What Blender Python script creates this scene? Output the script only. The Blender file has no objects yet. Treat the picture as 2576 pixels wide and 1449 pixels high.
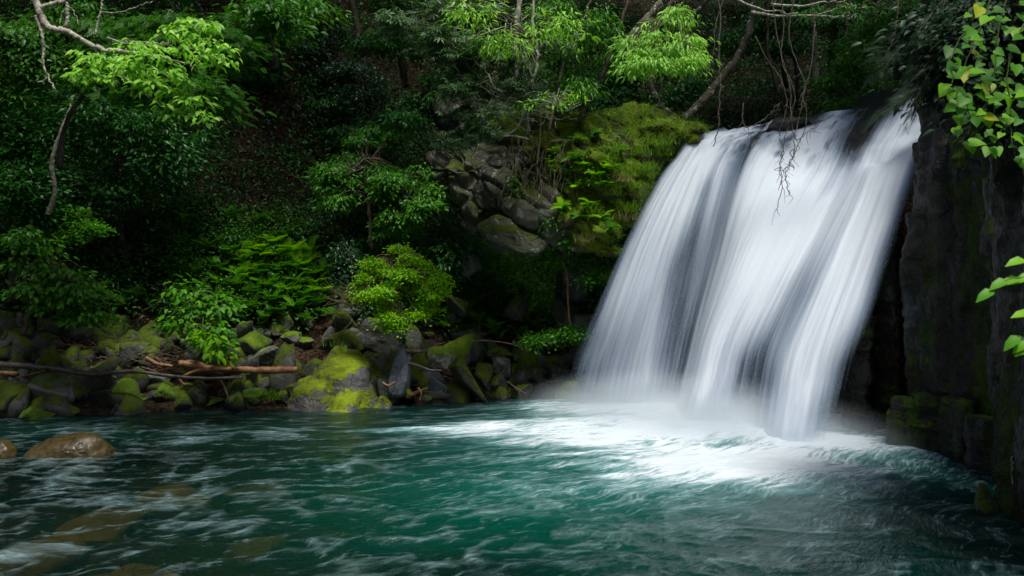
import bpy, math, random
import numpy as np
from mathutils import Vector
random.seed(7)
RNG = np.random.default_rng(11)
R = math.radians
S = bpy.context.scene
COL = S.collection

# ------------------------------------------------------------------ camera, sky, sun, exposure
FP = 2231.0            # focal length measured on the 2576 px wide view of the photograph
CAMZ = 2.4
cam_d = bpy.data.cameras.new('camera'); cam = bpy.data.objects.new('camera', cam_d); COL.objects.link(cam)
cam_d.sensor_width = 36; cam_d.lens = 36 * FP / 2576; cam_d.clip_end = 400
cam.location = (0, 0, CAMZ); cam.rotation_euler = (R(90), 0, 0)
cam_d.dof.use_dof = True; cam_d.dof.focus_distance = 16.5; cam_d.dof.aperture_fstop = 4.5
S.camera = cam
SUN_EL, SUN_AZ = R(66), R(163)      # azimuth clockwise from +Y
W = bpy.data.worlds.new('World'); S.world = W; W.use_nodes = True
nt = W.node_tree
sky = nt.nodes.new('ShaderNodeTexSky'); sky.sky_type = 'NISHITA'; sky.sun_disc = False
sky.sun_elevation = SUN_EL; sky.sun_rotation = SUN_AZ; sky.dust_density = 3.0
bg = nt.nodes['Background']; bg.inputs['Strength'].default_value = 0.085
nt.links.new(sky.outputs[0], bg.inputs['Color'])
sd = bpy.data.lights.new('sun', 'SUN'); sd.energy = 2.1; sd.angle = R(14); sd.color = (1, .96, .88)
so = bpy.data.objects.new('sun', sd); COL.objects.link(so)
SV = Vector((math.sin(SUN_AZ) * math.cos(SUN_EL), math.cos(SUN_AZ) * math.cos(SUN_EL), math.sin(SUN_EL)))
so.rotation_euler = SV.to_track_quat('Z', 'Y').to_euler(); so.location = (0, -5, 30)
S.view_settings.view_transform = 'Standard'; S.view_settings.look = 'None'
S.view_settings.exposure = 1.15; S.view_settings.gamma = 1
S.cycles.use_denoising = True
S.cycles.max_bounces = 6; S.cycles.diffuse_bounces = 3; S.cycles.glossy_bounces = 2
S.cycles.transmission_bounces = 4; S.cycles.transparent_max_bounces = 24; S.cycles.volume_bounces = 1

# ------------------------------------------------------------------ noise
def _h(ix, iy, iz, seed):
    n = (ix.astype(np.int64) * 374761393 + iy.astype(np.int64) * 668265263 + iz.astype(np.int64) * 2147483647 + seed * 974711) & 0xffffffff
    n = ((n ^ (n >> 13)) * 1274126177) & 0xffffffff
    n = ((n ^ (n >> 16)) * 2246822519) & 0xffffffff
    n = n ^ (n >> 15)
    return (n & 0xffffff) / float(0x7fffff) - 1.0
def vn(P, seed=0):
    P = np.asarray(P, float); I = np.floor(P); F = P - I; F = F * F * F * (F * (F * 6 - 15) + 10)
    ix, iy, iz = I[:, 0], I[:, 1], I[:, 2]; fx, fy, fz = F[:, 0], F[:, 1], F[:, 2]
    def g(a, b, c): return _h(ix + a, iy + b, iz + c, seed)
    x00 = g(0,0,0)*(1-fx)+g(1,0,0)*fx; x10 = g(0,1,0)*(1-fx)+g(1,1,0)*fx
    x01 = g(0,0,1)*(1-fx)+g(1,0,1)*fx; x11 = g(0,1,1)*(1-fx)+g(1,1,1)*fx
    return (x00*(1-fy)+x10*fy)*(1-fz)+(x01*(1-fy)+x11*fy)*fz
def fbm(P, o=4, seed=0, gain=.5, ridge=False):
    P = np.asarray(P, float); a = 1.0; s = 0; t = 0; Q = P.copy()
    for k in range(o):
        v = vn(Q, seed + k * 17)
        if ridge: v = 1 - 2 * np.abs(v)
        s = s + a * v; t += a; a *= gain; Q = Q * 2.03 + 13.7
    return s / t
def sst(a, b, x):
    t = np.clip((x - a) / (b - a), 0, 1); return t * t * (3 - 2 * t)

# ------------------------------------------------------------------ picture point -> place
def PX(px, py, Y):
    return np.array([(px - 1288) / FP * Y, Y, CAMZ - (py - 724.5) / FP * Y])

# ------------------------------------------------------------------ mesh helpers
def mesh_np(name, V, F, mat, parent=None, smooth=False, attrs=None, uv=None, mats=None):
    """V (n,3); F (m,3|4) array, or list of such arrays"""
    V = np.asarray(V, np.float32); Fs = F if isinstance(F, list) else [F]
    me = bpy.data.meshes.new(name)
    me.vertices.add(len(V)); me.vertices.foreach_set('co', V.ravel())
    li = np.concatenate([f.ravel() for f in Fs]).astype(np.int32)
    ct = np.concatenate([np.full(len(f), f.shape[1], np.int32) for f in Fs])
    st = np.concatenate([[0], np.cumsum(ct)[:-1]]).astype(np.int32)
    me.loops.add(len(li)); me.loops.foreach_set('vertex_index', li)
    me.polygons.add(len(ct)); me.polygons.foreach_set('loop_start', st); me.polygons.foreach_set('loop_total', ct)
    if smooth: me.polygons.foreach_set('use_smooth', np.ones(len(ct), bool))
    if attrs:
        for k, a in attrs.items():
            at = me.attributes.new(k, 'FLOAT', 'POINT'); at.data.foreach_set('value', np.asarray(a, np.float32).ravel())
    if uv is not None:
        l = me.uv_layers.new(name='UVMap'); l.data.foreach_set('uv', np.asarray(uv, np.float32)[li].ravel())
    me.update(calc_edges=True); me.validate()
    me.materials.append(mat)
    o = bpy.data.objects.new(name, me); COL.objects.link(o)
    if parent: o.parent = parent
    return o
def grid_faces(nu, nv, off=0, wrap=False):
    """nu rows x nv columns"""
    i = np.arange(nu - 1)[:, None]; j = np.arange(nv if wrap else nv - 1)[None, :]; j2 = (j + 1) % nv
    return (np.stack([i*nv+j, i*nv+j2, (i+1)*nv+j2, (i+1)*nv+j], -1).reshape(-1, 4) + off)
def empty(name, loc):
    o = bpy.data.objects.new(name, None); COL.objects.link(o); o.location = [float(c) for c in loc]
    o.empty_display_size = .2; return o
def tag(o, label=None, cat=None, group=None, kind=None):
    if label: o['label'] = label
    if cat: o['category'] = cat
    if group: o['group'] = group
    if kind: o['kind'] = kind
    return o
def root_at(name, loc, label, cat, group=None):
    return tag(empty(name, loc), label, cat, group)
def rel(V, root):
    return np.asarray(V) - np.array(root.location)

# icosphere directions
def ico(sub):
    import bmesh
    bm = bmesh.new(); bmesh.ops.create_icosphere(bm, subdivisions=sub, radius=1)
    V = np.array([v.co[:] for v in bm.verts]); F = np.array([[v.index for v in f.verts] for f in bm.faces]); bm.free(); return V, F
ICO = {k: ico(k) for k in (3, 4, 5, 6)}

def catmull(P, n):
    P = np.asarray(P, float)
    if len(P) == 2: t = np.linspace(0, 1, n)[:, None]; return P[0] * (1 - t) + P[1] * t
    Q = np.vstack([2 * P[0] - P[1], P, 2 * P[-1] - P[-2]]); out = []
    for t in np.linspace(0, len(P) - 1 - 1e-6, n):
        i = int(t); f = t - i; a, b, c, d = Q[i:i+4]
        out.append(.5 * ((2*b) + (-a+c)*f + (2*a-5*b+4*c-d)*f*f + (-a+3*b-3*c+d)*f**3))
    return np.array(out)

def tube(P, r0, r1, n=None, k=7, rough=.12, seed=0, power=1.0, wob=0.0):
    """tapered round limb along control points P -> V,F"""
    P = np.asarray(P, float); n = n or max(4, 4 * len(P)); C = catmull(P, n)
    if wob: C = C + wob * np.stack([vn(np.c_[np.arange(n)*.6+seed, np.zeros(n)+s*7.1, np.zeros(n)], 3+s) for s in range(3)], 1) * np.linspace(0, 1, n)[:, None]
    T = np.gradient(C, axis=0); T /= np.linalg.norm(T, axis=1)[:, None] + 1e-9
    ref = np.array([.13, .31, .94]) if abs(T[0] @ np.array([.13, .31, .94])) < .85 else np.array([1., 0, 0])
    A = np.cross(T, ref); A /= np.linalg.norm(A, axis=1)[:, None] + 1e-9; B = np.cross(T, A)
    t = np.linspace(0, 1, n) ** power; rad = r0 * (1 - t) + r1 * t
    ang = np.arange(k) / k * 2 * np.pi
    N = vn(np.c_[np.repeat(np.arange(n) * .9, k), np.tile(np.cos(ang), n) + seed, np.tile(np.sin(ang), n)], 5).reshape(n, k)
    rr = rad[:, None] * (1 + rough * N)
    V = C[:, None, :] + rr[..., None] * (np.cos(ang)[None, :, None] * A[:, None, :] + np.sin(ang)[None, :, None] * B[:, None, :])
    V = V.reshape(-1, 3); F = grid_faces(n, k, 0, True)
    V = np.vstack([V, C[0], C[-1]]); j = np.arange(k); j2 = (j + 1) % k
    F3 = np.vstack([np.c_[j2, j, np.full(k, n*k)], np.c_[(n-1)*k + j, (n-1)*k + j2, np.full(k, n*k+1)]])
    return V, F, F3
class MB:
    def __init__(s): s.V = []; s.F4 = []; s.F3 = []; s.n = 0
    def add(s, V, F4=None, F3=None):
        s.V.append(V)
        if F4 is not None and len(F4): s.F4.append(F4 + s.n)
        if F3 is not None and len(F3): s.F3.append(F3 + s.n)
        s.n += len(V)
    def tube(s, *a, **k): s.add(*tube(*a, **k))
    def build(s, name, mat, parent=None, smooth=True, attrs=None):
        V = np.vstack(s.V); Fs = []
        if s.F4: Fs.append(np.vstack(s.F4))
        if s.F3: Fs.append(np.vstack(s.F3))
        if parent is not None: V = rel(V, parent)
        return mesh_np(name, V, Fs, mat, parent, smooth, attrs)

# ------------------------------------------------------------------ materials
def M(name):
    m = bpy.data.materials.new(name); m.use_nodes = True
    t = m.node_tree; t.nodes.clear(); out = t.nodes.new('ShaderNodeOutputMaterial'); return m, t, out
def nd(t, typ, **kw):
    n = t.nodes.new(typ)
    for k, v in kw.items():
        if k.startswith('i_'):
            key = k[2:]; key = int(key) if key.isdigit() else key.replace('_', ' ')
            n.inputs[key].default_value = v
        else: setattr(n, k, v)
    return n
def lk(t, a, b): t.links.new(a, b)
def noise(t, vec, scale, detail=4, rough=.55, dist=0):
    n = nd(t, 'ShaderNodeTexNoise'); n.inputs['Scale'].default_value = scale; n.inputs['Detail'].default_value = detail
    n.inputs['Roughness'].default_value = rough; n.inputs['Distortion'].default_value = dist
    if vec is not None: lk(t, vec, n.inputs['Vector'])
    return n.outputs['Fac']
def ramp(t, fac, stops, interp='LINEAR'):
    n = nd(t, 'ShaderNodeValToRGB'); cr = n.color_ramp; cr.interpolation = interp
    while len(cr.elements) < len(stops): cr.elements.new(.5)
    for e, (p, c) in zip(cr.elements, stops):
        e.position = p; e.color = (c, c, c, 1) if not hasattr(c, '__len__') else (*c, 1)
    lk(t, fac, n.inputs[0]); return n.outputs[0]
def math_(t, op, a, b=None, c=None, clamp=False):
    n = nd(t, 'ShaderNodeMath', operation=op); n.use_clamp = clamp
    for i, x in enumerate((a, b, c)):
        if x is None: continue
        if isinstance(x, (int, float)): n.inputs[i].default_value = x
        else: lk(t, x, n.inputs[i])
    return n.outputs[0]
def mixc(t, fac, a, b, blend='MIX'):
    n = nd(t, 'ShaderNodeMix', data_type='RGBA', blend_type=blend)
    for s, x in ((0, fac), (6, a), (7, b)):
        if isinstance(x, (int, float)): n.inputs[s].default_value = x
        elif isinstance(x, tuple): n.inputs[s].default_value = (*x, 1)
        else: lk(t, x, n.inputs[s])
    return n.outputs[2]
def attr(t, name):
    return nd(t, 'ShaderNodeAttribute', attribute_name=name).outputs['Fac']
def bump(t, h, strength=.5, dist=.05):
    n = nd(t, 'ShaderNodeBump'); n.inputs['Strength'].default_value = strength; n.inputs['Distance'].default_value = dist
    lk(t, h, n.inputs['Height']); return n.outputs[0]

def leaf_mat(name, c1, c2, c3=None, rough=.42, trans=.35, spec=.22, fleck=None):
    m, t, out = M(name)
    r = attr(t, 'rnd')
    col = ramp(t, r, [(0, c1), (.55, c2), (1, c3 or c2)] if fleck is None else [(0, c1), (.5, c2), (.93, c3 or c2), (.96, fleck)])
    p = nd(t, 'ShaderNodeBsdfPrincipled'); p.inputs['Roughness'].default_value = rough; p.inputs['Specular IOR Level'].default_value = spec
    lk(t, col, p.inputs['Base Color'])
    tr = nd(t, 'ShaderNodeBsdfTranslucent'); tc = mixc(t, 1.0, col, (1.3, 1.5, .5), 'MULTIPLY'); lk(t, tc, tr.inputs[0])
    ms = nd(t, 'ShaderNodeMixShader'); ms.inputs[0].default_value = trans
    lk(t, p.outputs[0], ms.inputs[1]); lk(t, tr.outputs[0], ms.inputs[2]); lk(t, ms.outputs[0], out.inputs[0])
    return m
def bark_mat(name, c1, c2, c3=None, scale=6, moss=0, rough=.8, lichen=0):
    m, t, out = M(name)
    g = nd(t, 'ShaderNodeNewGeometry'); pos = g.outputs['Position']
    n1 = noise(t, pos, scale, 5, .65); n2 = noise(t, pos, scale * 5, 3, .6)
    col = ramp(t, n1, [(.35, c1), (.65, c2)])
    if lichen:
        lm = ramp(t, noise(t, pos, scale * 2.2, 3, .6), [(.62 - .15*lichen, 0.), (.66 - .15*lichen, 1.)])
        col = mixc(t, lm, col, (.34, .36, .28))
    if moss:
        sx = nd(t, 'ShaderNodeSeparateXYZ'); lk(t, g.outputs['Normal'], sx.inputs[0])
        mm = math_(t, 'ADD', math_(t, 'MULTIPLY', sx.outputs[2], .35), math_(t, 'ADD', n1, moss - .75))
        mm = ramp(t, mm, [(.3, 0.), (.42, 1.)])
        col = mixc(t, mm, col, ramp(t, n2, [(.3, (.025, .05, .006)), (.7, (.075, .12, .012))]))
    p = nd(t, 'ShaderNodeBsdfPrincipled'); p.inputs['Roughness'].default_value = rough
    lk(t, col, p.inputs['Base Color']); lk(t, bump(t, n2, .6, .015), p.inputs['Normal']); lk(t, p.outputs[0], out.inputs[0])
    return m
def rock_mat(name, base=((.03,.032,.03),(.10,.10,.09)), moss=.5, mossc=((.03,.05,.004),(.15,.19,.008)), lichen=.3, wet=.3, up=1.0, patch=2.0, tint=None, bs=1.0, spec=.35, stretch=0):
    """mossy basalt: moss sits on upward faces and in noise patches"""
    m, t, out = M(name)
    g = nd(t, 'ShaderNodeNewGeometry'); pos = g.outputs['Position']
    oi = nd(t, 'ShaderNodeObjectInfo')
    n1 = noise(t, pos, 2.3, 6, .62, .3); n2 = noise(t, pos, 14, 5, .65); n3 = noise(t, pos, 55, 3, .6); np_ = noise(t, pos, patch, 5, .62)
    if stretch:
        ms_ = nd(t, 'ShaderNodeMapping'); ms_.inputs['Scale'].default_value = (1, 1, stretch); lk(t, pos, ms_.inputs[0]); np_ = noise(t, ms_.outputs[0], patch, 6, .65)
    mixn = math_(t, 'ADD', math_(t, 'MULTIPLY', n1, .55), math_(t, 'MULTIPLY', n2, .45))
    c = ramp(t, mixn, [(.34, base[0]), (.66, base[1])])
    if tint: c = mixc(t, ramp(t, noise(t, ms_.outputs[0] if stretch else pos, 2.1 if stretch else 1.1, 6, .7), [(.52, 0.), (.60, .9)]), c, tint)
    vo = nd(t, 'ShaderNodeTexVoronoi'); vo.feature = 'DISTANCE_TO_EDGE'; vo.inputs['Scale'].default_value = 1.6; 
    wv = nd(t, 'ShaderNodeVectorMath', operation='ADD'); lk(t, pos, wv.inputs[0])
    nv = nd(t, 'ShaderNodeTexNoise'); nv.inputs['Scale'].default_value = 3; lk(t, pos, nv.inputs['Vector'])
    sc = nd(t, 'ShaderNodeVectorMath', operation='SCALE'); sc.inputs[3].default_value = .35; lk(t, nv.outputs[1], sc.inputs[0]); lk(t, sc.outputs[0], wv.inputs[1])
    lk(t, wv.outputs[0], vo.inputs['Vector'])
    crack = ramp(t, vo.outputs[0], [(0, 0.), (.014, 1.)])
    c = mixc(t, math_(t, 'MULTIPLY', math_(t, 'SUBTRACT', 1, crack), .6), c, (.012, .012, .01))
    if lichen:
        lm = ramp(t, noise(t, pos, 4.5, 5, .7, .4), [(.66 - lichen * .14, 0.), (.675 - lichen * .14, 1.)])
        c = mixc(t, math_(t, 'MULTIPLY', lm, .8), c, ramp(t, n3, [(.3, (.15, .18, .13)), (.7, (.30, .33, .25))]))
    sx = nd(t, 'ShaderNodeSeparateXYZ'); lk(t, g.outputs['Normal'], sx.inputs[0])
    v = math_(t, 'ADD', math_(t, 'MULTIPLY', sx.outputs[2], .28 * up), np_)
    v = math_(t, 'ADD', v, math_(t, 'MULTIPLY', math_(t, 'SUBTRACT', n2, .5), .35))
    th = 1.05 - moss * .75
    mm = ramp(t, math_(t, 'ADD', v, 0.0), [(max(0.0, th - .035), 0.), (min(1.0, th + .035), 1.)])
    mc = ramp(t, math_(t, 'ADD', math_(t, 'ADD', math_(t, 'MULTIPLY', n3, .4), math_(t, 'MULTIPLY', n2, .25)), math_(t, 'MULTIPLY', n1, .5)), [(.46, mossc[0]), (.68, mossc[1])])
    col = mixc(t, mm, c, mc) if moss > 0 else c
    p = nd(t, 'ShaderNodeBsdfPrincipled'); p.inputs['Specular IOR Level'].default_value = spec; lk(t, col, p.inputs['Base Color'])
    rg = mixc(t, mm, ramp(t, n2, [(.35, max(.12, .75 - wet)), (.65, .9 - wet * .5)]), (.95, .95, .95)); lk(t, rg, p.inputs['Roughness'])
    hh = math_(t, 'ADD', math_(t, 'MULTIPLY', n3, math_(t, 'ADD', .35, math_(t, 'MULTIPLY', mm, .9))), math_(t, 'ADD', math_(t, 'MULTIPLY', n2, .9), math_(t, 'ADD', math_(t, 'MULTIPLY', mm, .5), math_(t, 'MULTIPLY', crack, .5))))
    lk(t, bump(t, hh, .75 * bs, .035), p.inputs['Normal']); lk(t, p.outputs[0], out.inputs[0])
    return m

# ------------------------------------------------------------------ ground: one sheet, pool bed, banks, plateau above the fall, gorge wall, unseen hills added to cut sky light
BX = [-40, -22, -14, -9.2, -6, -3, 0, 1.5, 3, 12]; BY = [4, 12, 15, 16.3, 17.6, 17.7, 19.3, 19.6, 19.8, 20]
LIPX = [1.0, 3.9, 5.2, 6.6, 7.2, 9]; LIPY = [20.2, 18.9, 17.6, 15.6, 14.4, 12.0]
def hgt(X, Y, detail=True):
    X = np.asarray(X, float); Y = np.asarray(Y, float)
    d = Y - np.interp(X, BX, BY)
    P = np.stack([X, Y, X * 0], -1).reshape(-1, 3)
    n1 = fbm(P * .35, 4, 3).reshape(X.shape); n2 = fbm(P * 1.7, 3, 9).reshape(X.shape)
    z = np.where(d < 0, np.maximum(-1.5, d * .8), np.where(d < 2.2, d * .48, 1.05 + (d - 2.2) * 1.02))
    cliff = sst(-4.8, -6.5, X) * sst(1.5, 3.6, d)          # steeper rock wall on the left
    z = z + cliff * np.clip(d - 1.5, 0, 4) * .9
    z = z + sst(.6, 3, d) * (n1 * 1.1 + n2 * .25) + sst(-.1, .6, d) * n2 * .16
    # plateau over the waterfall
    dl = Y - np.interp(X, LIPX, LIPY)
    pl = np.where(dl > 0, 3.9 + .9 * sst(1.2, 3.6, dl) + np.clip((Y - 22.5) * .85, 0, 99) + sst(1, 4, dl) * (n1 * .5 + n2 * .12), z)
    w = sst(1.6, 3.4, X); z = z * (1 - w) + pl * w
    sh = sst(3, 0.5, np.hypot(X + 6, (Y - 9) * .6) - 1.0); z = np.where(d < 0, np.maximum(z, -1.5 + sh * 1.05), z)
    # right-hand gorge wall (behind the basalt columns)
    rw = X - (6.9 + .0 * Y); z = np.where((rw > 0) & (Y < 14.8), np.maximum(z, np.minimum(rw * 4, 5.2 + rw * .9)), z)
    # unseen hills added behind the camera and far left to block sky light
    z = np.maximum(z, np.clip(-(Y + 3.5) * .9, -3, 30) - .6)
    z = np.maximum(z, np.clip(-(X + 15) * .8, -3, 30) * sst(13, 7, Y) - .4 - 2 * sst(7, 13, Y))
    return z
def axis(bps):
    o = []
    for a, b, s in bps: o.append(np.arange(a, b, s))
    return np.concatenate(o)
gx = axis([(-60, -20, 1.5), (-20, -11, .3), (-11, 9, .11), (9, 20, .5), (20, 60.1, 2.)]); gy = axis([(-40, -5, 1.5), (-5, 14, .25), (14, 26, .11), (26, 45, .35), (45, 110.1, 3)])
GX, GY = np.meshgrid(gx, gy); GZ = hgt(GX, GY)
def ground_hit(px, py, y0=6.0, y1=45.0):
    Ys = np.linspace(y0, y1, 900); Z = CAMZ - (py - 724.5) / FP * Ys; X = (px - 1288) / FP * Ys
    H = np.maximum(hgt(X, Ys), 0.0); k = np.nonzero(Z <= H)[0]
    if len(k) == 0: return np.array([X[-1], Ys[-1], H[-1]])
    k = k[0]; return np.array([X[k], Ys[k], H[k]])

m_ground, t, out = M('leaf_litter_soil')
g = nd(t, 'ShaderNodeNewGeometry'); pos = g.outputs['Position']
vo = nd(t, 'ShaderNodeTexVoronoi'); vo.inputs['Scale'].default_value = 16; lk(t, pos, vo.inputs['Vector'])
c = ramp(t, vo.outputs[1], [(.15, (.006, .004, .0025)), (.5, (.018, .011, .007)), (.85, (.045, .026, .015))])
c = mixc(t, ramp(t, noise(t, pos, .8, 5), [(.45, 0.), (.6, 1.)]), c, (.012, .016, .008))
p = nd(t, 'ShaderNodeBsdfPrincipled'); p.inputs['Roughness'].default_value = .9; p.inputs['Specular IOR Level'].default_value = .08; lk(t, c, p.inputs[0])
lk(t, bump(t, math_(t, 'ADD', vo.outputs[0], noise(t, pos, 5, 4)), .8, .05), p.inputs['Normal']); lk(t, p.outputs[0], out.inputs[0])
gr = mesh_np('ground', np.stack([GX, GY, GZ], -1).reshape(-1, 3), grid_faces(len(gy), len(gx)), m_ground, smooth=True)
tag(gr, kind='structure')

# ------------------------------------------------------------------ pool water
wx = axis([(-26, -11, .25), (-11, 7.3, .021), (7.3, 12, .2)]); wy = axis([(-3.4, 4, .4), (4, 12, .024), (12, 20.6, .036)])
WX, WY = np.meshgrid(wx, wy); wsh = WX.shape
P0 = np.stack([WX, WY, WX * 0], -1).reshape(-1, 3)
# where the falling water lands
IMP = np.array([[1.1, 17.4, .55], [1.9, 17.2, .8], [2.7, 16.9, .9], [3.1, 15.8, 1.0], [3.6, 15.0, 1.0], [4.0, 14.1, 1.0], [4.5, 13.3, 1.0], [4.8, 12.9, .6]])
x, y = P0[:, 0], P0[:, 1]
imp = np.zeros(len(x))
for a, b, s in IMP: imp = np.maximum(imp, s * np.exp(-(((x - a) / 1.25) ** 2 + ((y - b) / 1.1) ** 2)))
# outflow: foam carried left along the far side and toward the viewer
wpx, wpy = 1288 + x / np.maximum(y, 1) * FP, 724.5 + CAMZ / np.maximum(y, 1) * FP
wn = fbm(P0 * [.5, .9, 1] + 4, 3, 31); wn2 = fbm(P0 * [1.3, 2.6, 1], 4, 41)
plume = sst(-3.7, -.2, x) * np.exp(-((y - (15.15 + .10 * (x - 1) + .35 * wn)) / (.35 + .26 * np.clip(x + 2.6, 0, 3.5))) ** 2)
lobe = np.exp(-((((x - 2.2 - .25 * wn) / 2.9) ** 2 + ((y - 14.7 + .2 * wn2) / 2.0) ** 2) ** 1.3)) * 1.2
lobe2 = np.exp(-((((x - 3.3) / 1.7) ** 2 + ((y - 12.2 + .2 * wn) / 1.3) ** 2) ** 1.3)) * 1.12
tail = .50 * np.exp(-(((x - 1.8) / 2.7) ** 2 + ((y - 11.0) / 1.7) ** 2))
foam = np.clip(np.maximum.reduce([imp * 1.6, plume * .95, lobe, lobe2]) + tail * .7, 0, 1.3)
foam = foam + .30 * (wn2 * sst(.05, .4, foam)) + .12 * wn * sst(.02, .3, foam)
# waves: warped ridged wavelets, larger near the middle, plus mound where water lands
wp = P0.copy(); wp[:, 0] += .35 * fbm(P0 * .9, 2, 5); wp[:, 1] += .30 * fbm(P0 * .9 + 9, 2, 6)
amp = .6 + .5 * fbm(P0 * .33 + 2, 2, 77)
calm = 1 - .55 * sst(15.0, 17.0, y) * sst(1.0, -1, x)
r1 = fbm(wp * [1.0, 1.6, 1], 3, 51, .5, True); r2 = fbm(wp * [2.6, 4.0, 1] + 3, 3, 61, .55, True)
Z = (r1 * .045 + r2 * .026 + fbm(wp * [.5, .8, 1], 2, 71) * .03) * amp * calm
Z = Z + foam.clip(0, 1) * (.045 + .06 * fbm(wp * [1.2, 2.2, 1] + 8, 3, 81)) + imp * .10
crest = sst(.15, .85, r2 * .55 + r1 * .45 + .12 * amp) * calm
edge = np.zeros(len(x))
wv_ = Z.copy()
P0[:, 2] = Z
clear = sst(1.0, -3.6, x + .55 * (y - 9)) * sst(15.5, 12.5, y) + .55 * np.exp(-(((x + .2) / .8) ** 2 + ((y - 7.5) / .5) ** 2))
clear = np.clip(clear, 0, 1) * .95
flow_r = np.hypot(x - 12, y - 19); flow_t = np.arctan2(19 - y, 12 - x) * 12
em = np.exp(-(((x + .3) / 3.0) ** 2 + ((y - 9.6) / 2.6) ** 2)) + .55 * np.exp(-(((x - 1.6) / 2.4) ** 2 + ((y - 12.5) / 2.0) ** 2))
m_water, t, out = M('pool_water')
g = nd(t, 'ShaderNodeNewGeometry'); pos = g.outputs['Position']
nz = nd(t, 'ShaderNodeTexNoise'); nz.inputs['Scale'].default_value = .9; nz.inputs['Detail'].default_value = 2; lk(t, pos, nz.inputs['Vector'])
sc = nd(t, 'ShaderNodeVectorMath', operation='SCALE'); sc.inputs[3].default_value = .55; lk(t, nz.outputs[1], sc.inputs[0])
cf_ = nd(t, 'ShaderNodeCombineXYZ'); lk(t, attr(t, 'fr'), cf_.inputs[0]); lk(t, attr(t, 'ft'), cf_.inputs[1])
wpv = nd(t, 'ShaderNodeVectorMath', operation='ADD'); lk(t, cf_.outputs[0], wpv.inputs[0]); lk(t, sc.outputs[0], wpv.inputs[1])
mp = nd(t, 'ShaderNodeMapping'); mp.inputs['Scale'].default_value = (.62, 3.3, 1); lk(t, wpv.outputs[0], mp.inputs[0]); V_ = mp.outputs[0]
fine = noise(t, V_, 7.5, 5, .66, .35); med = noise(t, V_, 1.9, 5, .6, .3); big = noise(t, wpv.outputs[0], .8, 3)
a_f = attr(t, 'foam'); a_c = attr(t, 'crest'); a_e = attr(t, 'em'); a_cl = attr(t, 'clear')
st1 = math_(t, 'SUBTRACT', fine, .5); st2 = math_(t, 'SUBTRACT', med, .5)
fib = ramp(t, fine, [(.36, 0.), (.66, 1.)])
F1 = math_(t, 'ADD', a_f, math_(t, 'ADD', math_(t, 'MULTIPLY', st1, 1.5), math_(t, 'MULTIPLY', st2, 1.7)))
F1 = ramp(t, F1, [(.18, 0.), (.55, .35), (1.0, 1.)])
F2 = math_(t, 'ADD', math_(t, 'MULTIPLY', a_c, .55), math_(t, 'ADD', math_(t, 'MULTIPLY', st2, 1.5), math_(t, 'MULTIPLY', math_(t, 'SUBTRACT', big, .5), 1.2)))
F2 = math_(t, 'MULTIPLY', ramp(t, F2, [(.16, 0.), (.95, 1.)]), math_(t, 'ADD', .05, math_(t, 'MULTIPLY', fib, .55)))  # crest streaks: thin foam and sky glints on wavelets, put into the colour
FO = math_(t, 'MAXIMUM', F1, F2)
wc = mixc(t, a_e, (.001, .015, .012), (.0, .050, .033))
wc = mixc(t, math_(t, 'MULTIPLY', ramp(t, a_f, [(.05, 0.), (.7, 1.)]), .45), wc, (.05, .25, .25))
ps = nd(t, 'ShaderNodeBsdfPrincipled'); ps.inputs['Roughness'].default_value = .13; ps.inputs['IOR'].default_value = 1.33
lk(t, wc, ps.inputs[0]); bn = bump(t, math_(t, 'ADD', fine, med), .5, .05); lk(t, bn, ps.inputs['Normal'])
tp = nd(t, 'ShaderNodeBsdfTransparent'); tp.inputs[0].default_value = (.62, .62, .38, 1)
fr = nd(t, 'ShaderNodeFresnel'); fr.inputs['IOR'].default_value = 1.33; lk(t, bn, fr.inputs['Normal'])
gl = nd(t, 'ShaderNodeBsdfGlossy'); gl.inputs['Roughness'].default_value = .12; lk(t, bn, gl.inputs['Normal'])
cw = nd(t, 'ShaderNodeMixShader'); lk(t, fr.outputs[0], cw.inputs[0]); lk(t, tp.outputs[0], cw.inputs[1]); lk(t, gl.outputs[0], cw.inputs[2])
w1 = nd(t, 'ShaderNodeMixShader'); lk(t, math_(t, 'MULTIPLY', a_cl, .72), w1.inputs[0]); lk(t, ps.outputs[0], w1.inputs[1]); lk(t, cw.outputs[0], w1.inputs[2])
fo = nd(t, 'ShaderNodeBsdfPrincipled'); lk(t, mixc(t, ramp(t, FO, [(.25, 0.), (.9, 1.)]), (.24, .38, .41), (.52, .59, .64)), fo.inputs['Base Color']); fo.inputs['Roughness'].default_value = .6; lk(t, bn, fo.inputs['Normal'])
w2 = nd(t, 'ShaderNodeMixShader'); lk(t, FO, w2.inputs[0]); lk(t, w1.outputs[0], w2.inputs[1]); lk(t, fo.outputs[0], w2.inputs[2])
lk(t, w2.outputs[0], out.inputs[0])
wt = mesh_np('water', P0, grid_faces(*wsh), m_water, smooth=True, attrs=dict(fr=flow_r, ft=flow_t, foam=foam, crest=crest, em=em.clip(0, 1), clear=clear))
tag(wt, kind='structure')

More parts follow.
